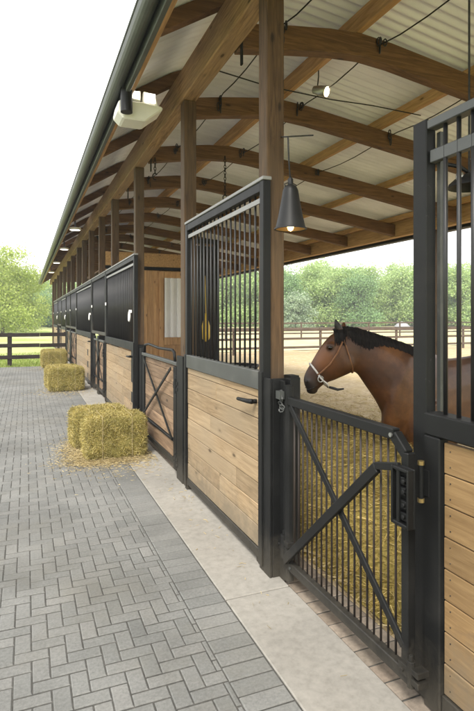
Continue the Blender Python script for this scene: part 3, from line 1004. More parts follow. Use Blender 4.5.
# ------------------------------------------------------------------ hay bales
def bale_mesh_pts(L, W_, H, seed):
    r = np.random.default_rng(seed)
    # lumpy core
    n = 14
    V, F = [], []
    def face(o_, u, v_):
        b = len(V)
        for j in range(n + 1):
            for i in range(n + 1):
                p = Vector(o_) + Vector(u) * (i / n) + Vector(v_) * (j / n)
                V.append(p)
        for j in range(n):
            for i in range(n):
                F.append((b + j * (n + 1) + i, b + j * (n + 1) + i + 1, b + (j + 1) * (n + 1) + i + 1, b + (j + 1) * (n + 1) + i))
    x, y, z = L / 2, W_ / 2, H
    face((-x, -y, 0), (L, 0, 0), (0, 0, z)); face((x, -y, 0), (0, W_, 0), (0, 0, z))
    face((x, y, 0), (-L, 0, 0), (0, 0, z)); face((-x, y, 0), (0, -W_, 0), (0, 0, z))
    face((-x, -y, z), (L, 0, 0), (0, W_, 0)); face((-x, y, 0), (L, 0, 0), (0, -W_, 0))
    out = []
    for p in V:
        q = Vector((p.x / x, p.y / y, (p.z - z / 2) / (z / 2)))
        k = (abs(q.x) ** 7 + abs(q.y) ** 7 + abs(q.z) ** 7) ** (1 / 7)
        p = Vector((p.x / k ** 0.7, p.y / k ** 0.7, z / 2 + (p.z - z / 2) / k ** 0.7))
        d = mnoise.noise(p * 7 + Vector((seed, 0, 0))) * 0.022 + mnoise.noise(p * 19 + Vector((0, seed, 0))) * 0.012
        c = Vector((0, 0, z / 2))
        p = p + (p - c).normalized() * d
        p.z = max(p.z, 0.0)
        out.append(p)
    # strands over five faces
    N_ = 15000
    a = np.array([W_ * H, L * H, W_ * H, L * H, L * W_ * 1.0])
    f = r.choice(5, N_, p=a / a.sum())
    u, v_ = r.uniform(-1, 1, N_), r.uniform(-1, 1, N_)
    pos = np.zeros((N_, 3))
    nrm = np.zeros((N_, 3))
    hz = (v_ + 1) / 2 * H
    for k, (ax, sg) in enumerate(((0, 1), (1, 1), (0, -1), (1, -1))):
        m_ = f == k
        pos[m_, ax] = sg * (x if ax == 0 else y)
        pos[m_, 1 - ax] = u[m_] * (y if ax == 0 else x)
        pos[m_, 2] = hz[m_]
        nrm[m_, ax] = sg
    m_ = f == 4
    pos[m_] = np.stack([u[m_] * x, v_[m_] * y, np.full(m_.sum(), H)], 1)
    nrm[m_, 2] = 1
    q = np.stack([pos[:, 0] / x, pos[:, 1] / y, (pos[:, 2] - H / 2) / (H / 2)], 1)
    k = (np.abs(q) ** 7).sum(1) ** (1 / 7)
    pos[:, :2] /= (k ** 0.7)[:, None]
    pos[:, 2] = H / 2 + (pos[:, 2] - H / 2) / k ** 0.7
    pos += nrm * r.uniform(-0.012, 0.012, N_)[:, None]
    SV, SF = strands(N_, pos, 0.07, 0.003, 0.2, seed)
    SV[:, 2] = np.maximum(SV[:, 2], 0.001)
    return out, F, SV, SF

BALE = []
for sdd in (11, 12):
    out, F, SV, SF = bale_mesh_pts(0.63, 0.44, 0.44, sdd)
    b = thing('hay_bale', 'hay bale', 'hay bale', (0, 0, 0), 'hay bales set out along the stall fronts')
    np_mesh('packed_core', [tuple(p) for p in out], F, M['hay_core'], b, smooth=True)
    np_mesh('hay_strands', SV, SF, M['hay'], b)
    for xx in (-0.16, 0.15):
        e = 0.234
        MB().tube([(xx, -e, 0.02), (xx, -e, 0.425), (xx, -e + 0.03, 0.459), (xx, e - 0.03, 0.459), (xx, e, 0.425), (xx, e, 0.02)], 0.0026, 6).build('twine', M['straw'], b)
    BALE.append(b)
spots = [
    (0.895, 5.80, 0.03, 0, 1.0, 'nearest hay bale, the front one of the pair by the wooden gate'),
    (0.80, 6.36, 0.10, 1, 0.98, 'hay bale half hidden behind the nearest bale'),
    (0.77, 11.35, 0.0, 1, 1.08, 'front hay bale of the middle pair along the stalls'),
    (0.72, 11.95, 0.05, 0, 1.05, 'rear hay bale of the middle pair along the stalls'),
    (0.80, 16.75, 0.0, 0, 1.1, 'front hay bale of the farthest pair by the dark fence'),
    (0.80, 17.35, -0.06, 1, 1.14, 'rearmost hay bale beside the dark fence'),
]
used = set()
for (x, yy, a, k, s, lab) in spots:
    if k not in used:
        o = BALE[k]
        used.add(k)
    else:
        o = copy_tree(BALE[k])
    o.location = (x, yy, 0.003)
    o.rotation_euler = (0, 0, a)
    o.scale = (s, 1.0, s)
    o['label'] = lab

# loose straw round the bales and along the strip
def scatter(n, cx, cy, sx, sy, seed, zf, lift=0.008):
    r = np.random.default_rng(seed)
    p = r.normal(size=(n, 2)) * [sx, sy] + [cx, cy]
    return np.array([(a, b, zf(a, b) + lift * abs(r.normal())) for a, b in p])
P_ = np.concatenate([scatter(8000, 0.84, 5.64, 0.23, 0.13, 1, lambda a, b: 0.004, 0.012), scatter(3600, 0.53, 6.05, 0.10, 0.32, 2, lambda a, b: 0.004, 0.012),
                     scatter(900, 0.95, 5.4, 0.25, 0.25, 3, lambda a, b: 0.004, 0.003), scatter(1500, 0.7, 11.2, 0.3, 0.4, 4, lambda a, b: 0.004),
                     scatter(900, 0.7, 16.6, 0.3, 0.5, 5, lambda a, b: 0.004)])
P_ = np.concatenate([P_, scatter(110, 1.2, 4.0, 0.07, 1.0, 6, lambda a, b: 0.006, 0.002)])
P_ = P_[P_[:, 0] < 1.29]
SV, SF = strands(len(P_), P_, 0.032, 0.0036, 0.93, 5)
SV[:, 2] = np.maximum(SV[:, 2], 0.0035)
o = np_mesh('loose_straw', SV, SF, M['straw'])
tag(o, 'loose straw spilled on the paving round the hay bales', 'straw', kind='stuff')

# bedding inside the stall
r = np.random.default_rng(9)
n_ = 26000
bx = 1.62 + 5.6 * r.beta(0.9, 1.5, n_)
by = r.uniform(1.0, 10.5, n_)
pz = np.array([paddock_h(a, b) + 0.002 + 0.02 * abs(c) for a, b, c in zip(bx, by, r.normal(size=n_))])
SV, SF = strands(n_, np.stack([bx, by, pz], 1), 0.10, 0.006, 0.8, 10)
o = np_mesh('straw_bedding', SV, SF, M['straw'])
tag(o, 'straw bedding strewn over the stall and paddock floor', 'straw', kind='stuff')

# hay heap behind the near gate
hp = thing('hay_heap', 'loose olive-green hay heaped behind the barred gate under the horse', 'hay heap', (2.6, 3.2, 0))
def heap_h(x, y):
    u, v_ = (x - 2.7) / 1.25, (y - 3.9) / 2.9
    d2 = u * u + v_ * v_
    h = 0.80 * math.exp(-d2 * 1.9) + 0.07 * mnoise.noise((x * 2.2, y * 2.2, 1)) * math.exp(-d2 * 0.9) + 0.03 * mnoise.noise((x * 6, y * 6, 3)) * math.exp(-d2)
    e = min(1.0, max(0.0, (x - 1.66) / 0.45))
    e = e * e * (3 - 2 * e)
    return paddock_h(x, y) + h * e - 0.03 * e + 0.006
hx, hyy = np.linspace(1.64, 5.2, 60), np.linspace(1.0, 8.6, 90)
V = [(x, yy, heap_h(x, yy)) for yy in hyy for x in hx]
F = [(j * 60 + i, j * 60 + i + 1, (j + 1) * 60 + i + 1, (j + 1) * 60 + i) for j in range(89) for i in range(59)]
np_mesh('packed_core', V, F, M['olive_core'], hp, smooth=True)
n_ = 120000
a_ = r.uniform(1.66, 5.1, n_); b_ = r.uniform(1.1, 8.4, n_)
keep = r.uniform(size=n_) < np.exp(-(((a_ - 2.7) / 1.25) ** 2 + ((b_ - 3.9) / 2.9) ** 2) * 0.9) + 0.05
a_, b_ = a_[keep], b_[keep]
pz = np.array([heap_h(x, yy) for x, yy in zip(a_, b_)]) + np.abs(r.normal(size=len(a_))) * 0.012
SV, SF = strands(len(a_), np.stack([a_, b_, pz], 1), 0.095, 0.0036, 0.82, 12)
np_mesh('hay_strands', SV, SF, M['olive_hay'], hp)

# ------------------------------------------------------------------ horse
# local frame: rr to the camera's right, ww away, z up; built where it stands
HD = 4.0
def hw(rr, ww, z):
    d = HD + ww
    return Vector((SN * d + CS * rr, CS * d - SN * rr, z))
def hp_(px, py):
    return (px - 237) / 130.0, 1.5 - (py - 318) / 130.0

horse = thing('horse', 'bay horse with black mane and light halter, head over the stall gate', 'horse', tuple(hw(1.7, 0.25, -0.25)))
mb = MB()
def ring(top, bot, half, ww, tilt=0.0, n=20, pw=2.3, egg=0.0):
    """cross-section from its top and bottom outline points (rr, z)"""
    (r0, z0), (r1, z1) = top, bot
    cr, cz = (r0 + r1) / 2, (z0 + z1) / 2
    out = []
    for k in range(n):
        a = 2 * PI * k / n
        ca, sa = math.cos(a), math.sin(a)
        u = math.copysign(abs(ca) ** (2 / pw), ca)
        v_ = math.copysign(abs(sa) ** (2 / pw), sa)
        wd = half * (1 - egg * u)
        out.append(hw(cr + (r0 - r1) / 2 * u + tilt * v_ * half, ww + wd * v_, cz + (z0 - z1) / 2 * u))
    return out
def T(px, py):
    return hp_(px, py)
# tail end of the trunk to the muzzle in one run: body, neck, head
trunk = [
    ((2.62, 1.02), (2.58, 0.80), 0.07, 0.78, 0.7), ((2.53, 1.15), (2.47, 0.62), 0.19, 0.74, 0.65), ((2.36, 1.205), (2.32, 0.52), 0.245, 0.66, 0.6),
    ((2.18, 1.205), (2.15, 0.50), 0.26, 0.56, 0.6), ((1.96, 1.175), (1.95, 0.46), 0.275, 0.43, 0.6), ((1.76, 1.165), (1.76, 0.43), 0.28, 0.31, 0.6),
    ((1.62, 1.20), (1.60, 0.43), 0.265, 0.22, 0.5), ((1.51, 1.245), (1.43, 0.46), 0.245, 0.15, 0.45), ((1.43, 1.255), (1.17, 0.53), 0.225, 0.09, 0.4),
    (T(415, 350.0), T(383, 429), 0.195, 0.05, 0.3), (T(402, 345), T(382.5, 413), 0.155, 0.03, 0.2), (T(386, 339), T(375.5, 400), 0.13, 0.015, 0.1),
    (T(370, 334.5), T(366.5, 387), 0.10, 0.005, 0.0), (T(356, 331), T(358, 374.5), 0.082, 0, 0), (T(346, 329.5), T(354, 371.5), 0.085, 0, 0),
    (T(337.5, 331), T(351, 372.5), 0.092, 0, 0), (T(330.5, 335), T(347, 374.5), 0.098, 0, 0), (T(325, 341), T(341, 377), 0.098, 0, 0),
    (T(320.5, 347), T(334.5, 380), 0.086, 0, 0), (T(315.5, 355), T(328.5, 382), 0.070, 0, 0), (T(311, 363), T(324, 384), 0.060, 0, 0),
    (T(307, 369.5), T(320.5, 387), 0.058, 0, 0), (T(304.3, 375.5), T(317, 390), 0.060, 0, 0), (T(303.7, 381), T(313, 392.2), 0.054, 0, 0), (T(305, 386), T(309, 392), 0.035, 0, 0),
]
mb.loft([ring(t_, b_, h_, w_, tl) for t_, b_, h_, w_, tl in trunk])
def limb(pts):
    rings = []
    for (rr, ww, z, a, b) in pts:
        rings.append([hw(rr + a * math.cos(q), ww + b * math.sin(q), z) for q in np.linspace(0, 2 * PI, 14, endpoint=False)])
    mb.loft(rings)
G = -0.25
for (r0, w0) in ((1.40, -0.07), (1.47, 0.20)):       # forelegs
    limb([(r0 + 0.01, w0 + 0.02, 0.86, 0.13, 0.08), (r0 - 0.01, w0, 0.62, 0.115, 0.085), (r0 - 0.01, w0, 0.45, 0.082, 0.066), (r0, w0, 0.27, 0.055, 0.05), (r0 - 0.008, w0, 0.18, 0.052, 0.05),
          (r0, w0, 0.10, 0.038, 0.034), (r0, w0, -0.06, 0.034, 0.031), (r0, w0, -0.11, 0.044, 0.04), (r0 - 0.03, w0, -0.17, 0.042, 0.042), (r0 - 0.04, w0, -0.185, 0.055, 0.052), (r0 - 0.055, w0, G, 0.066, 0.06)])
for (r0, w0) in ((2.34, 0.52), (2.43, 0.80)):        # hind legs with stifle and hock
    limb([(r0 - 0.03, w0, 0.92, 0.20, 0.11), (r0 - 0.06, w0, 0.66, 0.165, 0.105), (r0 - 0.04, w0, 0.48, 0.11, 0.08), (r0 + 0.06, w0, 0.33, 0.072, 0.055), (r0 + 0.12, w0, 0.22, 0.066, 0.046),
          (r0 + 0.11, w0, 0.12, 0.048, 0.04), (r0 + 0.09, w0, -0.06, 0.038, 0.034), (r0 + 0.08, w0, -0.11, 0.047, 0.042), (r0 + 0.05, w0, -0.17, 0.042, 0.042), (r0 + 0.04, w0, -0.185, 0.055, 0.052), (r0 + 0.02, w0, G, 0.066, 0.06)])
# ears
def ear(base, tip, ww, lean):
    b0, t0 = hp_(*base), hp_(*tip)
    rings = []
    for q, wd, dp in ((0, 0.024, 0.02), (0.25, 0.033, 0.022), (0.55, 0.028, 0.018), (0.8, 0.016, 0.012), (1.0, 0.004, 0.004)):
        cr, cz = b0[0] + (t0[0] - b0[0]) * q, b0[1] + (t0[1] - b0[1]) * q
        rings.append([hw(cr + wd * math.cos(a), ww + lean * q + dp * math.sin(a), cz + 0.3 * wd * math.cos(a)) for a in np.linspace(0, 2 * PI, 12, endpoint=False)])
    mb.loft(rings)
ear((339.5, 334), (333.5, 318.5), -0.045, -0.015)
ear((344, 333), (345.5, 321), 0.05, 0.02)
# cheek and eye ridge
def blob(px, py, ww, a, b, c):
    rr, z = hp_(px, py)
    rings = []
    for q in np.linspace(-1, 1, 9):
        s_ = math.sqrt(max(0.0004, 1 - q * q))
        rings.append([hw(rr + a * s_ * math.cos(t_), ww + b * s_ * math.sin(t_), z + c * q) for t_ in np.linspace(0, 2 * PI, 14, endpoint=False)])
    mb.loft(rings)
for sg in (-1, 1):
    blob(343, 361, sg * 0.062, 0.085, 0.036, 0.085)
    blob(329, 345.5, sg * 0.078, 0.038, 0.022, 0.028)
    blob(308, 381, sg * 0.045, 0.026, 0.018, 0.026)
blob(312, 390.5, 0, 0.045, 0.045, 0.028)

def horse_mat():
    m, t, p = mat('bay_coat')
    L = t.links.new
    tc = N(t, 'ShaderNodeTexCoord')
    n1 = N(t, 'ShaderNodeTexNoise', Scale=3.2, Detail=7.0, Roughness=0.68)
    L(tc.outputs['Object'], n1.inputs['Vector'])
    r1 = ramp(t, [(0.3, (0.034, 0.0118, 0.003)), (0.5, (0.072, 0.0255, 0.0065)), (0.68, (0.15, 0.060, 0.017))], n1.outputs['Fac'])
    col = r1.outputs[0]
    off = world_loc(horse)
    def patch(center, rad, soft, c, cur):
        v = N(t, 'ShaderNodeVectorMath', operation='DISTANCE')
        L(tc.outputs['Object'], v.inputs[0])
        v.inputs[1].default_value = tuple(Vector(center) - off)
        mr = N(t, 'ShaderNodeMapRange')
        mr.inputs['From Min'].default_value = rad
        mr.inputs['From Max'].default_value = rad + soft
        mr.inputs['To Min'].default_value = 1
        mr.inputs['To Max'].default_value = 0
        mr.interpolation_type = 'SMOOTHSTEP'
        L(v.outputs['Value'], mr.inputs[0])
        return mixc(t, cur, c, mr.outputs[0])
    rr, z = hp_(303, 389)
    col = patch(hw(rr, 0, z), 0.065, 0.10, (0.016, 0.012, 0.011), col)        # dark muzzle
    rr, z = hp_(322, 358)
    col = patch(hw(rr, -0.08, z), 0.02, 0.12, (0.16, 0.062, 0.020), col)       # lighter cheek
    rr, z = hp_(328, 347)
    col = patch(hw(rr, -0.09, z), 0.012, 0.035, (0.03, 0.014, 0.009), col)     # dark eye rims
    rr, z = hp_(334, 321)
    col = patch(hw(rr, -0.06, z), 0.05, 0.04, (0.014, 0.011, 0.010), col)     # dark ears
    sp = N(t, 'ShaderNodeSeparateXYZ')
    L(tc.outputs['Object'], sp.inputs[0])
    mr = N(t, 'ShaderNodeMapRange')
    mr.inputs['From Min'].default_value = 0.62
    mr.inputs['From Max'].default_value = 0.40
    L(sp.outputs[2], mr.inputs[0])
    col = mixc(t, col, (0.013, 0.011, 0.010), mr.outputs[0])                   # black lower legs
    L(col, p.inputs['Base Color'])
    p.inputs['Roughness'].default_value = 0.43
    p.inputs['Specular IOR Level'].default_value = 0.4
    p.inputs['Sheen Weight'].default_value = 0.0
    n2 = N(t, 'ShaderNodeTexNoise', Scale=130.0, Detail=3.0)
    L(tc.outputs['Object'], n2.inputs['Vector'])
    bump(t, p, n2.outputs['Fac'], 0.12, 0.003)
    return m
body = mb.build('body', horse_mat(), horse, smooth=True)
rm = body.modifiers.new('one_surface', 'REMESH')
rm.mode = 'VOXEL'
rm.voxel_size = 0.009
rm.use_smooth_shade = True
sm = body.modifiers.new('soften', 'SMOOTH')
sm.factor = 0.5
sm.iterations = 9
m_eye, t_, p_ = mat('eye')
p_.inputs['Base Color'].default_value = (0.006, 0.004, 0.003, 1)
p_.inputs['Roughness'].default_value = 0.08
m_hair = island_mat('black_mane', [(0.006, 0.005, 0.005), (0.012, 0.010, 0.009), (0.022, 0.017, 0.014)], 0.6, 8.0, 0)
m_hair.node_tree.nodes['Principled BSDF'].inputs['Specular IOR Level'].default_value = 0.12
def ball(px, py, ww, rad, name, m):
    rr, z = hp_(px, py)
    b = MB()
    rings = []
    for q in np.linspace(-0.995, 0.995, 9):
        s_ = math.sqrt(1 - q * q)
        rings.append([hw(rr + rad * s_ * math.cos(a), ww + rad * s_ * math.sin(a), z + rad * q) for a in np.linspace(0, 2 * PI, 14, endpoint=False)])
    b.loft(rings)
    return b.build(name, m, horse, smooth=True)
for sg in (-1, 1):
    ball(328.3, 347, sg * 0.083, 0.018, 'eye', m_eye)
    ball(305.8, 380.5, sg * 0.056, 0.0085, 'nostril', m_eye)

for sg in (-1, 1):
    pts = [hw(hp_(px, py)[0], sg * wv, hp_(px, py)[1]) for px, py, wv in ((305.5, 388.5, 0.035), (308.5, 388.3, 0.05), (312, 387, 0.056), (315.5, 385.5, 0.056))]
    MB().tube(pts, [0.002, 0.0035, 0.0035, 0.0015], 6).build('mouth_line', m_eye, horse, smooth=True)

# mane: locks falling on the near side of the crest, forelock, tail
def locks(crest, n, ln, spread, side, seed, down=1.0, wdt=0.010):
    r_ = random.Random(seed)
    V, F = [], []
    for k in range(n):
        q = r_.random() * (len(crest) - 1)
        i = min(int(q), len(crest) - 2)
        f_ = q - i
        (ra, za, wa, la), (rb, zb_, wb, lb_) = crest[i], crest[i + 1]
        rr, z, ww, L_ = ra + (rb - ra) * f_, za + (zb_ - za) * f_, wa + (wb - wa) * f_, la + (lb_ - la) * f_
        L_ *= ln * r_.uniform(0.55, 1.1)
        sr = r_.uniform(-spread, spread)
        dr = r_.gauss(0.12, 0.10)
        pts = []
        for s_ in np.linspace(0, 1, 6):
            out = math.sin(s_ * PI * 0.5)
            pts.append((rr + sr * 0.1 + dr * L_ * s_, ww + side * (0.012 + 0.075 * out * min(1, L_ / 0.12)) + r_.uniform(-0.004, 0.004), z + 0.034 * math.sin(s_ * PI) * 0.8 + 0.012 - L_ * down * s_ ** 1.4))
        o_ = len(V)
        wd = wdt * r_.uniform(0.6, 1.3)
        for j, (a, b, c) in enumerate(pts):
            e = wd * (1 - 0.8 * (j / 5) ** 2)
            V.append(hw(a - e, b, c)); V.append(hw(a + e, b + side * 0.002, c))
        for j in range(5):
            F.append((o_ + 2 * j, o_ + 2 * j + 1, o_ + 2 * j + 3, o_ + 2 * j + 2))
    return V, F
def cr(px, py, ww, ln):
    a, b = hp_(px, py)
    return (a, b, ww, ln)
crest = [cr(344, 330, 0, 0.08), cr(356, 331, 0, 0.11), cr(370, 335, 0.005, 0.15), cr(386, 339.5, 0.015, 0.185), cr(402, 345, 0.03, 0.19), cr(414, 350, 0.05, 0.16), cr(424, 352, 0.07, 0.08)]
V1, F1 = locks(crest, 2200, 1.0, 0.2, -1, 5, wdt=0.0055)
V2, F2 = locks(crest, 700, 0.6, 0.2, 1, 6, wdt=0.006)
V3, F3 = locks([cr(338, 331, -0.02, 0.13), cr(345, 330, 0.02, 0.10)], 130, 1.0, 0.25, -1, 8, down=0.9)
# forelock leans to the face
V3 = [v + Vector((-CS, SN, 0)) * 0.02 for v in V3]
F2 = [tuple(i + len(V1) for i in f) for f in F2]
F3 = [tuple(i + len(V1) + len(V2) for i in f) for f in F3]
np_mesh('mane', [tuple(v) for v in V1 + V2 + V3], F1 + F2 + F3, m_hair, horse)
V4, F4 = locks([(2.60, 0.98, 0.78, 0.85), (2.64, 0.95, 0.79, 0.95)], 160, 1.0, 0.4, -1, 9, wdt=0.012)
np_mesh('tail', [tuple(v) for v in V4], F4, m_hair, horse)

# halter: pale noseband, brown cheek strap, hanging strap end
m_str = ground_mat('pale_strap', [(0.45, 0.43, 0.41), (0.6, 0.58, 0.55), (0.7, 0.68, 0.66)], 40, 12, 0.001)
m_lea = ground_mat('brown_leather', [(0.16, 0.07, 0.03), (0.22, 0.105, 0.05), (0.28, 0.14, 0.07)], 40, 12, 0.001, rough=0.5)
def band(top, bot, half, m, name, rad=0.0065, n=28, part=(0, 1), parent=None, grow=1.06):
    (r0, z0), (r1, z1) = hp_(*top), hp_(*bot)
    cr_, cz = (r0 + r1) / 2, (z0 + z1) / 2
    pts = []
    for k in range(n + 1):
        a = 2 * PI * (part[0] + (part[1] - part[0]) * k / n)
        ca, sa = math.cos(a), math.sin(a)
        u = math.copysign(abs(ca) ** 0.87, ca); v_ = math.copysign(abs(sa) ** 0.87, sa)
        pts.append(hw(cr_ + (r0 - r1) / 2 * u * grow, half * v_ * grow, cz + (z0 - z1) / 2 * u * grow))
    return MB().tube(pts, rad, 7).build(name, m, parent or horse, smooth=True)
halter = band((310.3, 364), (325.5, 385), 0.062, m_str, 'halter', 0.0075)
band((339, 331.5), (352, 372), 0.094, m_lea, 'crown_strap', 0.006, parent=halter, grow=1.03)
for sg in (-1, 1):
    pts = [hw(*((hp_(px, py)[0]), sg * wv, hp_(px, py)[1])) for px, py, wv in ((340, 341, 0.104), (335, 352, 0.108), (328, 363, 0.096), (320, 371, 0.078), (316, 374, 0.070))]
    MB().tube(pts, 0.0065, 7).build('cheek_strap', m_lea, halter, smooth=True)
    pts = [hw(hp_(px, py)[0], sg * wv, hp_(px, py)[1]) for px, py, wv in ((317, 374, 0.073), (321, 379, 0.076), (326, 383, 0.066), (328, 387, 0.02))]
    MB().tube(pts, 0.007, 7).build('chin_strap', m_str, halter, smooth=True)
    c = hw(hp_(319, 378)[0], sg * 0.078, hp_(319, 378)[1])
    lp = [c + Vector((CS, -SN, 0)) * 0.02 * math.cos(a) + Vector((0, 0, 1)) * 0.022 * math.sin(a) for a in np.linspace(0, 2 * PI, 15)]
    MB().tube(lp, 0.005, 6).build('ring', M['zinc'], halter, smooth=True)
pts = [hw(hp_(px, py)[0], wv, hp_(px, py)[1]) for px, py, wv in ((327, 386.5, -0.01), (332, 387.5, -0.03), (337, 389, -0.035), (343, 388.2, -0.035))]
MB().tube(pts, [0.008, 0.011, 0.010, 0.006], 8).build('strap_end', M['rubber'], halter, smooth=True)

# ------------------------------------------------------------------ lamps
# conical pendant between the post and the gate
def atY(Yp, px):
    k = (px - 237) / 520.0
    return Yp * (SN + k * CS) / (CS - k * SN)
LY = 2.5
LX = atY(LY, 290.5)
ld = LX * SN + LY * CS
pz_ = lambda py: 1.5 + (318 - py) * ld / 520
zb_, zt_ = pz_(229), pz_(183)
H_ = zt_ - zb_
lamp = thing('pendant_lamp', 'black conical pendant lamp with a lit warm bulb hanging by the post', 'lamp', (LX, LY, zb_))
R_ = 15.5 * ld / 520
mb = MB()
pf = [(R_ * 1.0, 0.0), (R_ * 0.975, 0.006), (R_ * 0.78, H_ * 0.3), (R_ * 0.60, H_ * 0.62), (R_ * 0.50, H_ * 0.83), (R_ * 0.47, H_ * 0.86), (R_ * 0.36, H_ * 0.93), (R_ * 0.15, H_ * 0.97), (0.004, H_ * 0.975)]
mb.lathe((LX, LY, zb_), pf, 40)
mb.lathe((LX, LY, zb_), [(r_ * 0.97 - 0.001, z - 0.002) for r_, z in pf[:6]][::-1], 40)
mb.lathe((LX, LY, zb_), [(R_ * 1.06, -0.003), (R_ * 1.06, 0.004), (R_ * 0.96, 0.006), (R_ * 0.96, -0.003), (R_ * 1.06, -0.003)], 40)
mb.build('shade', M['lamp_black'], lamp, smooth=True, fix=False)
MB().lathe((LX, LY, zb_), [(R_ * 0.93, 0.0), (R_ * 0.74, H_ * 0.3), (R_ * 0.57, H_ * 0.6)], 32).build('reflector', M['lamp_inner'], lamp, smooth=True)
MB().lathe((LX, LY, zb_), [(0.001, -0.012), (0.012, -0.006), (0.018, 0.01), (0.018, 0.03), (0.012, 0.05), (0.010, 0.08)], 18).build('bulb', M['bulb'], lamp, smooth=True)
mb = MB().lathe((LX, LY, zb_ + H_ * 0.96), [(0.015, 0), (0.015, 0.03), (0.008, 0.04), (0.004, 0.045)], 14)
for sg in (-1, 1):
    mb.tube([(LX + sg * R_ * 0.36, LY, zb_ + H_ * 0.90), (LX + sg * R_ * 0.42, LY, zb_ + H_ * 0.97), (LX + sg * 0.012, LY, zb_ + H_ * 1.0)], 0.003, 6)
mb.build('cap', M['lamp_black'], lamp, smooth=True)
zc_ = pz_(137)
MB().tube([(LX, LY, zb_ + H_), (LX - 0.01, LY, (zb_ + H_ + zc_) / 2), (LX - 0.015, LY, zc_)], 0.0045, 8).build('cord', M['rope'], lamp, smooth=True)
MB().tube([(1.452, 2.86, 1.5 + 181 * (SN * 1.452 + CS * 2.86) / 520), (LX - 0.015, LY, zc_), (LX + 0.13, LY - 0.02, zc_ + 0.02)], 0.004, 7).build('support_arm', M['rope'], lamp)

# small spot lamp on the tie cable
sy = 4.35
sx = atY(sy, 322)
sdp = sx * SN + sy * CS
sz = 1.5 + (318 - 91) * sdp / 520
sl = thing('spot_lamp', 'small lit bullet spotlight hung under the roof between two rafters', 'lamp', (sx, sy, sz))
ax = Vector((0.55, -0.75, -0.35)).normalized()
c0 = Vector((sx, sy, sz))
MB().tube([c0 - ax * 0.10, c0 - ax * 0.09, c0 - ax * 0.02, c0 + ax * 0.05], [0.02, 0.035, 0.05, 0.055], 16).build('housing', M['zinc'], sl, smooth=True)
MB().tube([c0 + ax * 0.051, c0 + ax * 0.056], 0.046, 16).build('lens', M['spot_glow'], sl)
MB().tube([c0 - ax * 0.05 + Vector((0, 0, 0.03)), (sx - 0.02, sy + 0.03, sz + 0.15), (sx - 0.02, sy + 0.03, SH(sx) - 0.002)], 0.006, 7).build('stem', M['rope'], sl)

# floodlight bolted to the eave fascia
fy = 4.75
fl = thing('floodlight', 'white angular floodlight with dark cylinder on the eave above the stalls', 'floodlight', (0.9, fy, 3.5))
zf = 3.30
mb = MB()
# wedge tray: broad pale body, low at the yard side, two raised lamp hoods to the barn side
def tray(pts2, y0_, y1_):
    n_ = len(pts2)
    vs_ = [(x, y0_, z) for x, z in pts2] + [(x, y1_, z) for x, z in pts2]
    fs = [tuple(range(n_))[::-1], tuple(range(n_, 2 * n_))] + [(k, (k + 1) % n_, n_ + (k + 1) % n_, n_ + k) for k in range(n_)]
    return vs_, fs
mb.add(*tray([(0.74, 3.33), (0.80, 3.27), (1.00, 3.27), (1.07, 3.33), (1.16, 3.40), (1.15, 3.425), (0.98, 3.44), (0.76, 3.43)], fy - 0.11, fy + 0.13))
mb.build('body', M['white_plastic'], fl, bevel=0.012)
MB().tube([(0.815, fy - 0.17, 3.30), (0.815, fy - 0.17, 3.50)], 0.052, 20).build('sensor_can', M['lamp_black'], fl)
MB().add(*tray([(0.97, 3.44), (1.12, 3.42), (1.08, 3.53), (0.98, 3.545)], fy - 0.10, fy + 0.03)).build('lamp_hood', M['white_plastic'], fl, bevel=0.008)
MB().add(*tray([(0.955, 3.445), (0.87, 3.455), (0.87, 3.52), (0.955, 3.545)], fy - 0.10, fy + 0.03)).build('lamp_hood', M['white_plastic'], fl, bevel=0.008)
MB().box(0.985, 1.085, fy - 0.108, fy - 0.1025, 3.445, 3.525).build('lamp_lens', M['led'], fl)
MB().box(0.88, 0.945, fy - 0.108, fy - 0.1025, 3.462, 3.525).build('lamp_lens', M['led'], fl)
mb = MB().box(0.86, 0.90, fy - 0.02, fy + 0.06, 3.43, 3.52)
mb.tube([(0.815, fy - 0.17, 3.50), (0.815, fy - 0.10, 3.52), (0.83, fy - 0.05, 3.46)], 0.009, 8)
mb.build('bracket', M['zinc'], fl)

# round eave downlights far along
for k, yy in enumerate((12.2, 15.8, 19.8, 24.0)):
    lab = ['nearest small round downlight under the far eave', 'second round downlight under the far eave', 'third round downlight under the far eave', 'last round downlight at the end of the eave'][k]
    x = 1.02
    z = SH(x) - 0.22
    dl = thing('eave_downlight', lab, 'downlight', (x, yy, z), 'downlights under the eave')
    MB().lathe((x, yy, z), [(0.13, 0.03), (0.14, 0.0), (0.12, -0.02), (0.11, -0.02)], 24).build('rim', M['white_plastic'], dl, smooth=True)
    MB().lathe((x, yy, z - 0.019), [(0.0, 0.0), (0.11, 0.0)], 24).build('diffuser', M['led'], dl)
    MB().tube([(x, yy, z + 0.02), (x, yy, SH(x) - 0.005)], 0.02, 8).build('stem', M['rope'], dl)

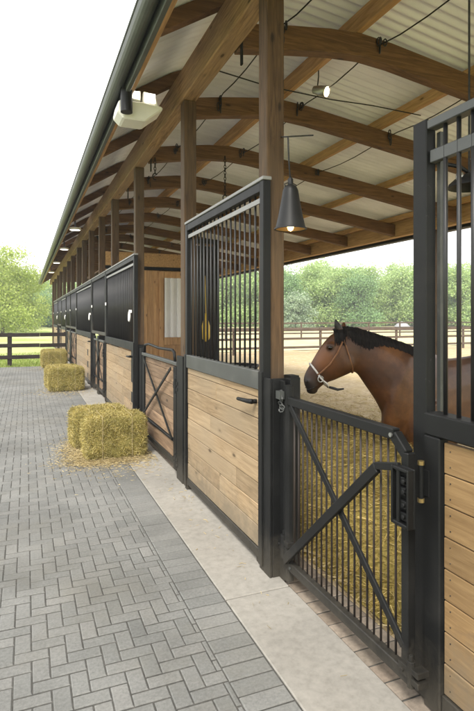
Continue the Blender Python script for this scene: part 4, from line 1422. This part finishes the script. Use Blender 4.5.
# dark wide barn lamp seen through the near bars
wy = 2.25
wx = atY(wy, 472)
wd_ = wx * SN + wy * CS
wz = 1.5 + (318 - 182) * wd_ / 520
wl = thing('wide_shade_lamp', 'wide black shade lamp on an arm seen through the near bars', 'lamp', (wx, wy, wz))
MB().lathe((wx, wy, wz), [(0.13, -0.03), (0.125, -0.01), (0.08, 0.03), (0.03, 0.05), (0.002, 0.052)], 28).build('shade', M['lamp_black'], wl, smooth=True)
MB().tube([(wx, wy, wz + 0.04), (wx - 0.06, wy + 0.03, wz + 0.09), (wx - 0.22, wy + 0.1, wz + 0.12)], 0.012, 8).build('arm', M['lamp_black'], wl, smooth=True)
MB().tube([(wx - 0.02, wy, wz + 0.05), (wx - 0.02, wy + 0.0, 3.6)], 0.006, 7).build('cord', M['rope'], wl)
MB().lathe((wx - 0.09, wy, wz + 0.02), [(0.002, -0.03), (0.02, -0.02), (0.024, 0.0), (0.02, 0.02), (0.002, 0.03)], 12).build('knob', M['zinc'], wl, smooth=True)

# hanging chains and hooks from rafters
for k, (px, Yp, p0, p1, lab) in enumerate(((225, 6.53, 160, 194, 'short steel chain hanging from a rafter above the barred panel'), (155, 6.52, 140, 172, 'steel hook and chain hanging from the rafter beside the second post'))):
    x = atY(Yp, px)
    d_ = x * SN + Yp * CS
    za, zb2 = R(x) - 0.17, 1.5 + (318 - p1) * d_ / 520
    mb = MB()
    z = za
    q = 0
    while z > zb2:
        lp = [(x + (0.014 * math.cos(a) if q % 2 else 0), Yp + (0 if q % 2 else 0.014 * math.cos(a)), z + 0.026 * math.sin(a)) for a in np.linspace(0, 2 * PI, 9)]
        mb.tube(lp, 0.005, 5)
        z -= 0.04
        q += 1
    lp = [(x + 0.03 * math.cos(a), Yp, z - 0.02 + 0.04 * math.sin(a)) for a in np.linspace(0.6, 5.2, 12)]
    mb.tube(lp, 0.008, 6)
    o = mb.build('hanging_chain', M['black'])
    tag(o, lab, 'chain', 'chains hung from the rafters')

# ------------------------------------------------------------------ tack room at the back of the aisle
KY = 12.1
x0_, x1_ = 1.62, atY(KY, 196)
tr_ = thing('tack_room', 'cedar boarded tack room with white corrugated door panel inside the barn', 'tack room', ((x0_ + x1_) / 2, KY, 0))
mb = MB()
xx = x0_
rr_ = random.Random(4)
while xx < x1_ - 0.02:
    w_ = 0.145
    mb.box(xx + 0.0015, min(xx + w_, x1_) - 0.0015, KY, KY + 0.03, -0.25, 2.62 + 0 * rr_.random())
    xx += w_
mb.build('wall_boards', M['cedar'], tr_, bevel=0.003)
MB().box(x0_, x1_, KY - 0.03, KY + 0.08, 2.70, 3.02).build('lintel', M['purlin'], tr_, bevel=0.006)
MB().box(x0_, x1_, KY - 0.05, KY + 0.02, 2.63, 2.695).build('door_track', M['black'], tr_)
dx0, dx1 = atY(KY, 159), atY(KY, 186)
dr = MB()
dr.box(dx0, dx0 + 0.11, KY - 0.04, KY - 0.004, -0.1, 2.6)
dr.box(dx1 - 0.11, dx1, KY - 0.04, KY - 0.004, -0.1, 2.6)
dr.box(dx0 + 0.112, dx1 - 0.112, KY - 0.04, KY - 0.004, 2.45, 2.6)
dr.box(dx0 + 0.112, dx1 - 0.112, KY - 0.04, KY - 0.004, 0.86, 1.04)
dr.box(dx0 + 0.112, dx1 - 0.112, KY - 0.03, KY - 0.004, -0.1, 0.858)
door = dr.build('door', M['cedar'], tr_, bevel=0.004)
V, F = [], []
xs_ = np.linspace(dx0 + 0.113, dx1 - 0.113, 73)
for x in xs_:
    ph = ((x - xs_[0]) / 0.16) % 1
    rib = 0.05 if ph < 0.35 else 0.0
    V += [(x, KY - 0.036 - rib, 1.042), (x, KY - 0.036 - rib, 2.448)]
F = [(2 * i, 2 * i + 2, 2 * i + 3, 2 * i + 1) for i in range(len(xs_) - 1)]
mbp = MB(); mbp.add(V, F)
mbp.build('corrugated_panel', M['sheet_white'], door)
MB().box(x1_ - 0.05, x1_, KY + 0.034, KY + 4.0, -0.25, 2.62).build('side_wall', M['rafter'], tr_)
MB().box(x0_, x1_, KY + 0.034, KY + 4.0, 2.62, 2.66).build('flat_roof', M['rafter'], tr_)

# dark stall partition across the middle of the barn, seen through the near bars
QY = 10.6
qx0, qx1 = atY(QY, 187), atY(QY, 218)
pt = thing('stall_partition', 'dark boarded partition standing inside the barn behind the near bars', 'partition', ((qx0 + qx1) / 2, QY, -0.25))
mb = MB()
for q in range(3):
    a = qx0 + (qx1 - qx0 - 0.09) * q / 2
    mb.box(a, a + 0.09, QY, QY + 0.09, -0.25, 3.1)
mb.build('uprights', M['black'], pt, bevel=0.004)
mb = MB()
x = qx0 + 0.01
while x < qx1 - 0.12:
    mb.box(x, min(x + 0.108, qx1 - 0.1), QY + 0.03, QY + 0.055, -0.22, 3.05)
    x += 0.112
mb.build('slats', M['fence_dark'], pt, bevel=0.003)
MB().box(qx0, qx1, QY + 0.02, QY + 0.07, 3.101, 3.2).build('head_rail', M['black'], pt)
yx = atY(QY - 0.2, 207)
yb_ = thing('feed_net', 'yellow hay net hung on the dark partition', 'hay net', (yx, QY - 0.12, 1.2))
mb = MB()
rings = []
for q, rad in ((0.0, 0.03), (0.1, 0.075), (0.3, 0.095), (0.55, 0.085), (0.8, 0.05), (1.0, 0.02)):
    z = 1.0 + q * 0.6
    rings.append([(yx + rad * math.cos(a) * (1 + 0.15 * math.sin(3 * a + q * 7)), QY - 0.13 + 0.6 * rad * math.sin(a), z) for a in np.linspace(0, 2 * PI, 16, endpoint=False)])
mb.loft(rings)
mb.build('bag', M['yellow'], yb_, smooth=True)
MB().tube([(yx, QY - 0.13, 1.59), (yx, QY - 0.06, 2.4)], 0.008, 6).build('strap', M['yellow'], yb_)
# black water trough
tx = atY(8.6, 237)
tw = thing('feed_trough', 'low black rubber feed trough seen behind the near bars', 'trough', (tx, 8.6, -0.25))
mb = MB()
for sgn, rim in ((1, 0),):
    mb.lathe((tx, 8.6, -0.26), [(0.0, 0.02), (0.27, 0.02), (0.30, 0.05), (0.37, 0.88), (0.40, 0.90), (0.40, 0.93), (0.36, 0.93), (0.28, 0.1), (0.0, 0.1)], 28)
mb.build('tub', M['rubber'], tw, smooth=True)
mb = MB()
for sg in (-1, 1):
    mb.tube([(tx + sg * 0.39, 8.5, 0.60), (tx + sg * 0.45, 8.55, 0.62), (tx + sg * 0.45, 8.65, 0.62), (tx + sg * 0.39, 8.7, 0.60)], 0.012, 7)
mb.build('handles', M['grey_steel'], tw, smooth=True)

# ------------------------------------------------------------------ fences
def fence(label, xa, xb, yy, step, first, top, rails, m, gz, pw=0.10, rh=0.13, rt=0.03, slope=0.0):
    f = thing('paddock_fence', label, 'fence', ((xa + xb) / 2, yy, gz))
    x = first
    while x <= xb:
        if x >= xa:
            MB().box(x - pw / 2, x + pw / 2, yy, yy + pw, gz - 0.1, gz + top + 0.05).build('post', m, f, bevel=0.006)
        x += step
    for z in rails:
        r_ = random.Random(int(z * 100) + int(xa))
        mb = MB()
        x = xa
        while x < xb - 0.01:
            x2 = min(x + step * 2, xb)
            dz = r_.uniform(-0.012, 0.012)
            mb.box(x + 0.003, x2 - 0.003, yy - rt, yy - 0.001, gz + z - rh / 2 + dz, gz + z + rh / 2 + dz)
            x = x2
        mb.build('rail', m, f, bevel=0.004)
    return f
# yard end: dark three-board fence
fence('dark brown three-board fence across the end of the paved yard', -9.0, 1.18, 17.62, 2.35, atY(17.62, 9.5) - 2.35 * 2, 1.04, (0.32, 0.69, 1.03), M['fence_dark'], -0.05, pw=0.13, rh=0.12)
# paddock: brown board fences
fx = atY(22.5, 321)
fence('brown three-board paddock fence behind the horse', 7.2, 33.0, 22.5, atY(22.5, 397) - fx, fx - 3 * (atY(22.5, 397) - fx), 1.22, (0.32, 0.74, 1.16), M['fence_brown'], -0.25, rh=0.11)
fence('paler second fence farther out across the field', 10.0, 52.0, 36.0, 3.2, 10.5, 1.25, (0.4, 0.8, 1.2), M['fence_brown'], terrain_h(24, 36) , rh=0.12)

# ------------------------------------------------------------------ trees and shrubs
def crown_pts(shape, n_cl, n_lf, size, seed, cl_r):
    """leaf quads grouped in clumps over the lobes of a crown; lobes: (x,y,z,rx,ry,rz)"""
    r_ = np.random.default_rng(seed)
    P_, Nn = [], []
    vol = np.array([a[3] * a[4] * a[5] for a in shape])
    ch = r_.choice(len(shape), n_cl, p=vol / vol.sum())
    for c in ch:
        x, y, z, rx, ry, rz = shape[c]
        d = r_.normal(size=3)
        d /= np.linalg.norm(d)
        rad = r_.uniform(0.45, 1.08) ** 0.6
        cc = np.array([x, y, z]) + d * rad * np.array([rx, ry, rz])
        k = int(n_lf * r_.uniform(0.5, 1.4))
        q = r_.normal(size=(k, 3)) * cl_r * np.array([1, 1, 0.7]) * r_.uniform(0.6, 1.3)
        P_.append(cc + q)
    P_ = np.concatenate(P_)
    P_ = P_[P_[:, 2] > 0.15]
    k = len(P_)
    d = r_.normal(size=(k, 3)); d[:, 2] -= 0.3
    d /= np.linalg.norm(d, axis=1)[:, None]
    u = np.cross(d, r_.normal(size=(k, 3)))
    u /= np.linalg.norm(u, axis=1)[:, None]
    L = (size * r_.uniform(0.6, 1.3, k))[:, None]
    W_ = L * 0.32
    V = np.stack([P_ - d * L * 0.5, P_ + u * W_, P_ + d * L * 0.5, P_ - u * W_], 1).reshape(-1, 3)
    return V, np.arange(4 * k).reshape(k, 4)

def tree_proto(name, label, cat, lobes, ncl, nlf, size, clr, leaf, seed, trunk_h, trunk_r, group):
    t = thing(name, label, cat, (0, 0, 0), group)
    V, F = crown_pts(lobes, ncl, nlf, size, seed, clr)
    np_mesh('crown', V, F, leaf, t)
    if trunk_h:
        mb = MB()
        r_ = random.Random(seed)
        mb.tube([(0, 0, -0.3), (0.05, 0, 0.2), (0.1, 0.03, trunk_h * 0.5), (0.0, 0.1, trunk_h), (0.05, 0.0, trunk_h * 1.6)], [trunk_r * 1.4, trunk_r, trunk_r * 0.85, trunk_r * 0.6, trunk_r * 0.2], 9)
        for lb in lobes[:5]:
            s_ = Vector((0.05, 0.05, trunk_h * r_.uniform(0.6, 1.1)))
            e = Vector(lb[:3])
            mid = (s_ + e) / 2 + Vector((0, 0, 0.4))
            mb.tube([s_, mid, e], [trunk_r * 0.45, trunk_r * 0.28, trunk_r * 0.08], 7)
        mb.build('trunk', M['bark'], t, smooth=True)
    return t

def lobes_round(h, rad, n, seed, low=True):
    r_ = random.Random(seed)
    out = [(0, 0, h * 0.56, rad * 0.62, rad * 0.62, h * 0.34)]
    for k in range(n):
        a = 2 * PI * k / n + r_.uniform(-0.4, 0.4)
        q = r_.uniform(0.42, 0.66) * rad
        z = h * r_.uniform(0.28, 0.80)
        s_ = rad * r_.uniform(0.30, 0.48) * (1.15 - 0.4 * z / h)
        out.append((q * math.cos(a), q * math.sin(a), z, s_, s_, s_ * r_.uniform(0.8, 1.25)))
    if low:
        for k in range(5):
            a = 2 * PI * k / 5 + r_.uniform(-0.4, 0.4)
            out.append((rad * 0.55 * math.cos(a), rad * 0.55 * math.sin(a), h * 0.17, rad * 0.42, rad * 0.42, h * 0.15))
    out.append((r_.uniform(-0.2, 0.2) * rad, 0, h * 0.86, rad * 0.34, rad * 0.34, h * 0.13))
    return out

GRP = 'trees along the far side of the paddock'
protos = [
    tree_proto('broadleaf_tree', '', 'tree', lobes_round(8.6, 3.2, 8, 1), 150, 95, 0.25, 0.58, M['leaf_pale'], 1, 2.2, 0.17, GRP),
    tree_proto('broadleaf_tree', '', 'tree', lobes_round(9.6, 2.9, 9, 2), 150, 95, 0.25, 0.58, M['leaf_pale'], 2, 2.4, 0.19, GRP),
    tree_proto('broadleaf_tree', '', 'tree', lobes_round(7.4, 3.0, 7, 3), 140, 90, 0.24, 0.56, M['leaf_deep'], 3, 1.6, 0.15, GRP),
    tree_proto('broadleaf_tree', '', 'tree', lobes_round(10.4, 2.5, 10, 4), 145, 95, 0.25, 0.55, M['leaf_pale'], 4, 2.6, 0.19, GRP),
    tree_proto('broadleaf_tree', '', 'tree', lobes_round(6.6, 3.2, 7, 5), 170, 40, 0.34, 0.45, M['leaf_silver'], 5, 1.2, 0.14, GRP),
]
def put(proto, used_, px, dist, sc, rot, label, group=None):
    o = proto
    if id(proto) in used_:
        o = copy_tree(proto)
    used_.add(id(proto))
    rr = (px - 237) / 520.0 * dist
    x, yy = SN * dist + CS * rr, CS * dist - SN * rr
    o.location = (x, yy, terrain_h(x, yy) - 0.05)
    o.rotation_euler = (0, 0, rot)
    o.scale = (sc[0], sc[0], sc[1] * (1.1 if px > 180 else 1.0))
    o['label'] = label
    if group:
        o['group'] = group
    return o
U = set()
rt = random.Random(12)
row = [  # px, distance, proto, (width, height) scale
    (196, 78, 1, (1.1, 1.0)), (222, 72, 0, (1.1, 1.0)), (243, 80, 3, (1.2, 0.95)), (262, 74, 1, (1.1, 0.95)), (283, 66, 2, (1.0, 1.0)), (297, 74, 0, (1.0, 0.9)),
    (313, 70, 1, (1.05, 0.86)), (330, 76, 0, (1.1, 1.0)), (347, 70, 3, (1.1, 0.74)), (358, 68, 2, (0.95, 0.95)), (372, 74, 1, (1.0, 0.86)), (389, 78, 0, (1.2, 0.92)),
    (407, 74, 3, (1.15, 0.78)), (424, 70, 1, (1.05, 0.86)), (441, 76, 0, (1.15, 1.0)), (458, 70, 3, (1.15, 0.78)), (476, 74, 1, (1.1, 0.9)), (497, 72, 0, (1.1, 1.0)),
    (320, 90, 3, (1.4, 1.0)), (352, 92, 0, (1.5, 1.15)), (397, 94, 1, (1.4, 1.1)), (432, 92, 3, (1.4, 1.05)), (275, 92, 0, (1.4, 1.1)), (238, 95, 1, (1.4, 1.1)), (468, 92, 0, (1.4, 1.1)),
]
looks = {0: 'round pale green tree', 1: 'tall pale green tree', 2: 'low dark green tree', 3: 'slender pale green tree'}
for px, dist, k, sc in row:
    lab = looks[k] + ' in the hazy tree line across the paddock' + (', rear row' if dist > 85 else ', front row')
    put(protos[k], U, px, dist, sc, rt.uniform(0, 6), lab, 'hazy ' + looks[k] + 's')
put(protos[4], U, 296, 60, (0.72, 0.62), 0.5, 'silvery rounded willow bush in front of the paddock trees')
# left of the yard
lime = tree_proto('broadleaf_tree', '', 'tree', lobes_round(7.0, 3.0, 10, 21), 330, 60, 0.17, 0.34, M['leaf_lime'], 21, 1.5, 0.14, None)
lime2 = tree_proto('broadleaf_tree', '', 'tree', lobes_round(7.6, 3.2, 9, 22), 300, 50, 0.2, 0.38, M['leaf_lime'], 22, 2.0, 0.15, None)
put(lime, U, 2, 44, (1.15, 1.08), 0.3, 'nearest lime green tree beyond the dark fence at the left edge')
put(lime2, U, 22, 60, (0.95, 0.98), 1.2, 'lime green tree standing nearest to the barn end')
put(lime2, U, -14, 52, (1.2, 1.15), 2.9, 'tall lime tree behind the nearest one at the left edge')
put(lime, U, 8, 70, (1.3, 1.2), 4.0, 'lime tree between the left edge tree and the barn, set farther back')
for k, (px, dist, sc) in enumerate(((28, 66, 0.60), (41, 70, 0.68), (53, 68, 0.6), (65, 72, 0.7))):
    put(protos[2], U, px, dist, (0.95, sc), k * 1.3, 'dark green tree at the foot of the lime trees beyond the meadow', 'dark trees beyond the left meadow')
for k, (px, dist, sc) in enumerate(((48, 84, 0.95), (70, 88, 1.0), (8, 86, 1.1), (-20, 80, 1.1), (95, 90, 1.1), (125, 90, 1.1))):
    put(protos[0], U, px, dist, (1.3, sc), k * 0.9, 'pale tree in the back row beyond the left meadow', 'pale trees beyond the left meadow')

# grey shelter tent in the far field
sx_, sd_ = (402 - 237) / 520 * 58, 58
cxp = Vector((SN * sd_ + CS * sx_, CS * sd_ - SN * sx_, 0))
gz = terrain_h(cxp.x, cxp.y)
tent = thing('field_shelter', 'small pale canvas shelter in the far field above the horse', 'shelter', (cxp.x, cxp.y, gz))
rings = []
for q in np.linspace(-1, 1, 7):
    s_ = 1 - 0.25 * q * q
    prof2 = [(-1.15, 0), (-0.8, 0.42), (-0.35, 0.85), (0, 1.02), (0.45, 0.8), (0.85, 0.42), (1.2, 0)]
    rings.append([(cxp.x + a * s_ * CS + q * SN * 1.2, cxp.y - a * s_ * SN + q * CS * 1.2, gz + b * s_ - 0.02) for a, b in prof2])
MB().loft(rings).build('canvas', M['canvas'], tent, smooth=True)
mb = MB()
for a in (-1.15, 1.2):
    mb.bar((cxp.x + a * CS, cxp.y - a * SN, gz), (cxp.x + a * 1.15 * CS, cxp.y - a * 1.15 * SN, gz - 0.05), 0.05, 0.05)
mb.build('pegs', M['bark'], tent)

# grass fringe along the yard end fence
r = np.random.default_rng(31)
n_ = 16000
gx, gy = r.uniform(-7, 1.2, n_), 17.38 + 7 * r.beta(0.7, 1.6, n_)
pos = np.stack([gx, gy, np.array([terrain_h(a, b) for a, b in zip(gx, gy)]) + 0.02], 1)
hgt = r.uniform(0.03, 0.09, n_)
lean = r.normal(size=(n_, 2)) * 0.04
ang = r.uniform(0, PI, n_)
wv = 0.012
ex = np.stack([np.cos(ang) * wv, np.sin(ang) * wv, np.zeros(n_)], 1)
top = pos + np.stack([lean[:, 0], lean[:, 1], hgt], 1)
V = np.stack([pos - ex, pos + ex, top + ex * 0.2, top - ex * 0.2], 1).reshape(-1, 3)
o = np_mesh('meadow_grass', V, np.arange(4 * n_).reshape(n_, 4), M['grass'])
tag(o, 'bright grass growing under and behind the dark fence', 'grass', kind='stuff')

# ------------------------------------------------------------------ air
def haze():
    m = bpy.data.materials.new('thin_haze')
    m.use_nodes = True
    t = m.node_tree
    for n__ in list(t.nodes):
        if n__.type != 'OUTPUT_MATERIAL':
            t.nodes.remove(n__)
    pv = t.nodes.new('ShaderNodeVolumePrincipled')
    pv.inputs['Color'].default_value = (0.93, 0.96, 1.0, 1)
    pv.inputs['Density'].default_value = 0.0014
    t.links.new(pv.outputs[0], t.nodes['Material Output'].inputs['Volume'])
    b = MB().box(-410, 430, -130, 710, -1.5, 16)
    o = b.build('haze', m)
    o['kind'] = 'stuff'
    tag(o, 'pale summer haze over the fields and trees', 'haze', kind='stuff')
haze()
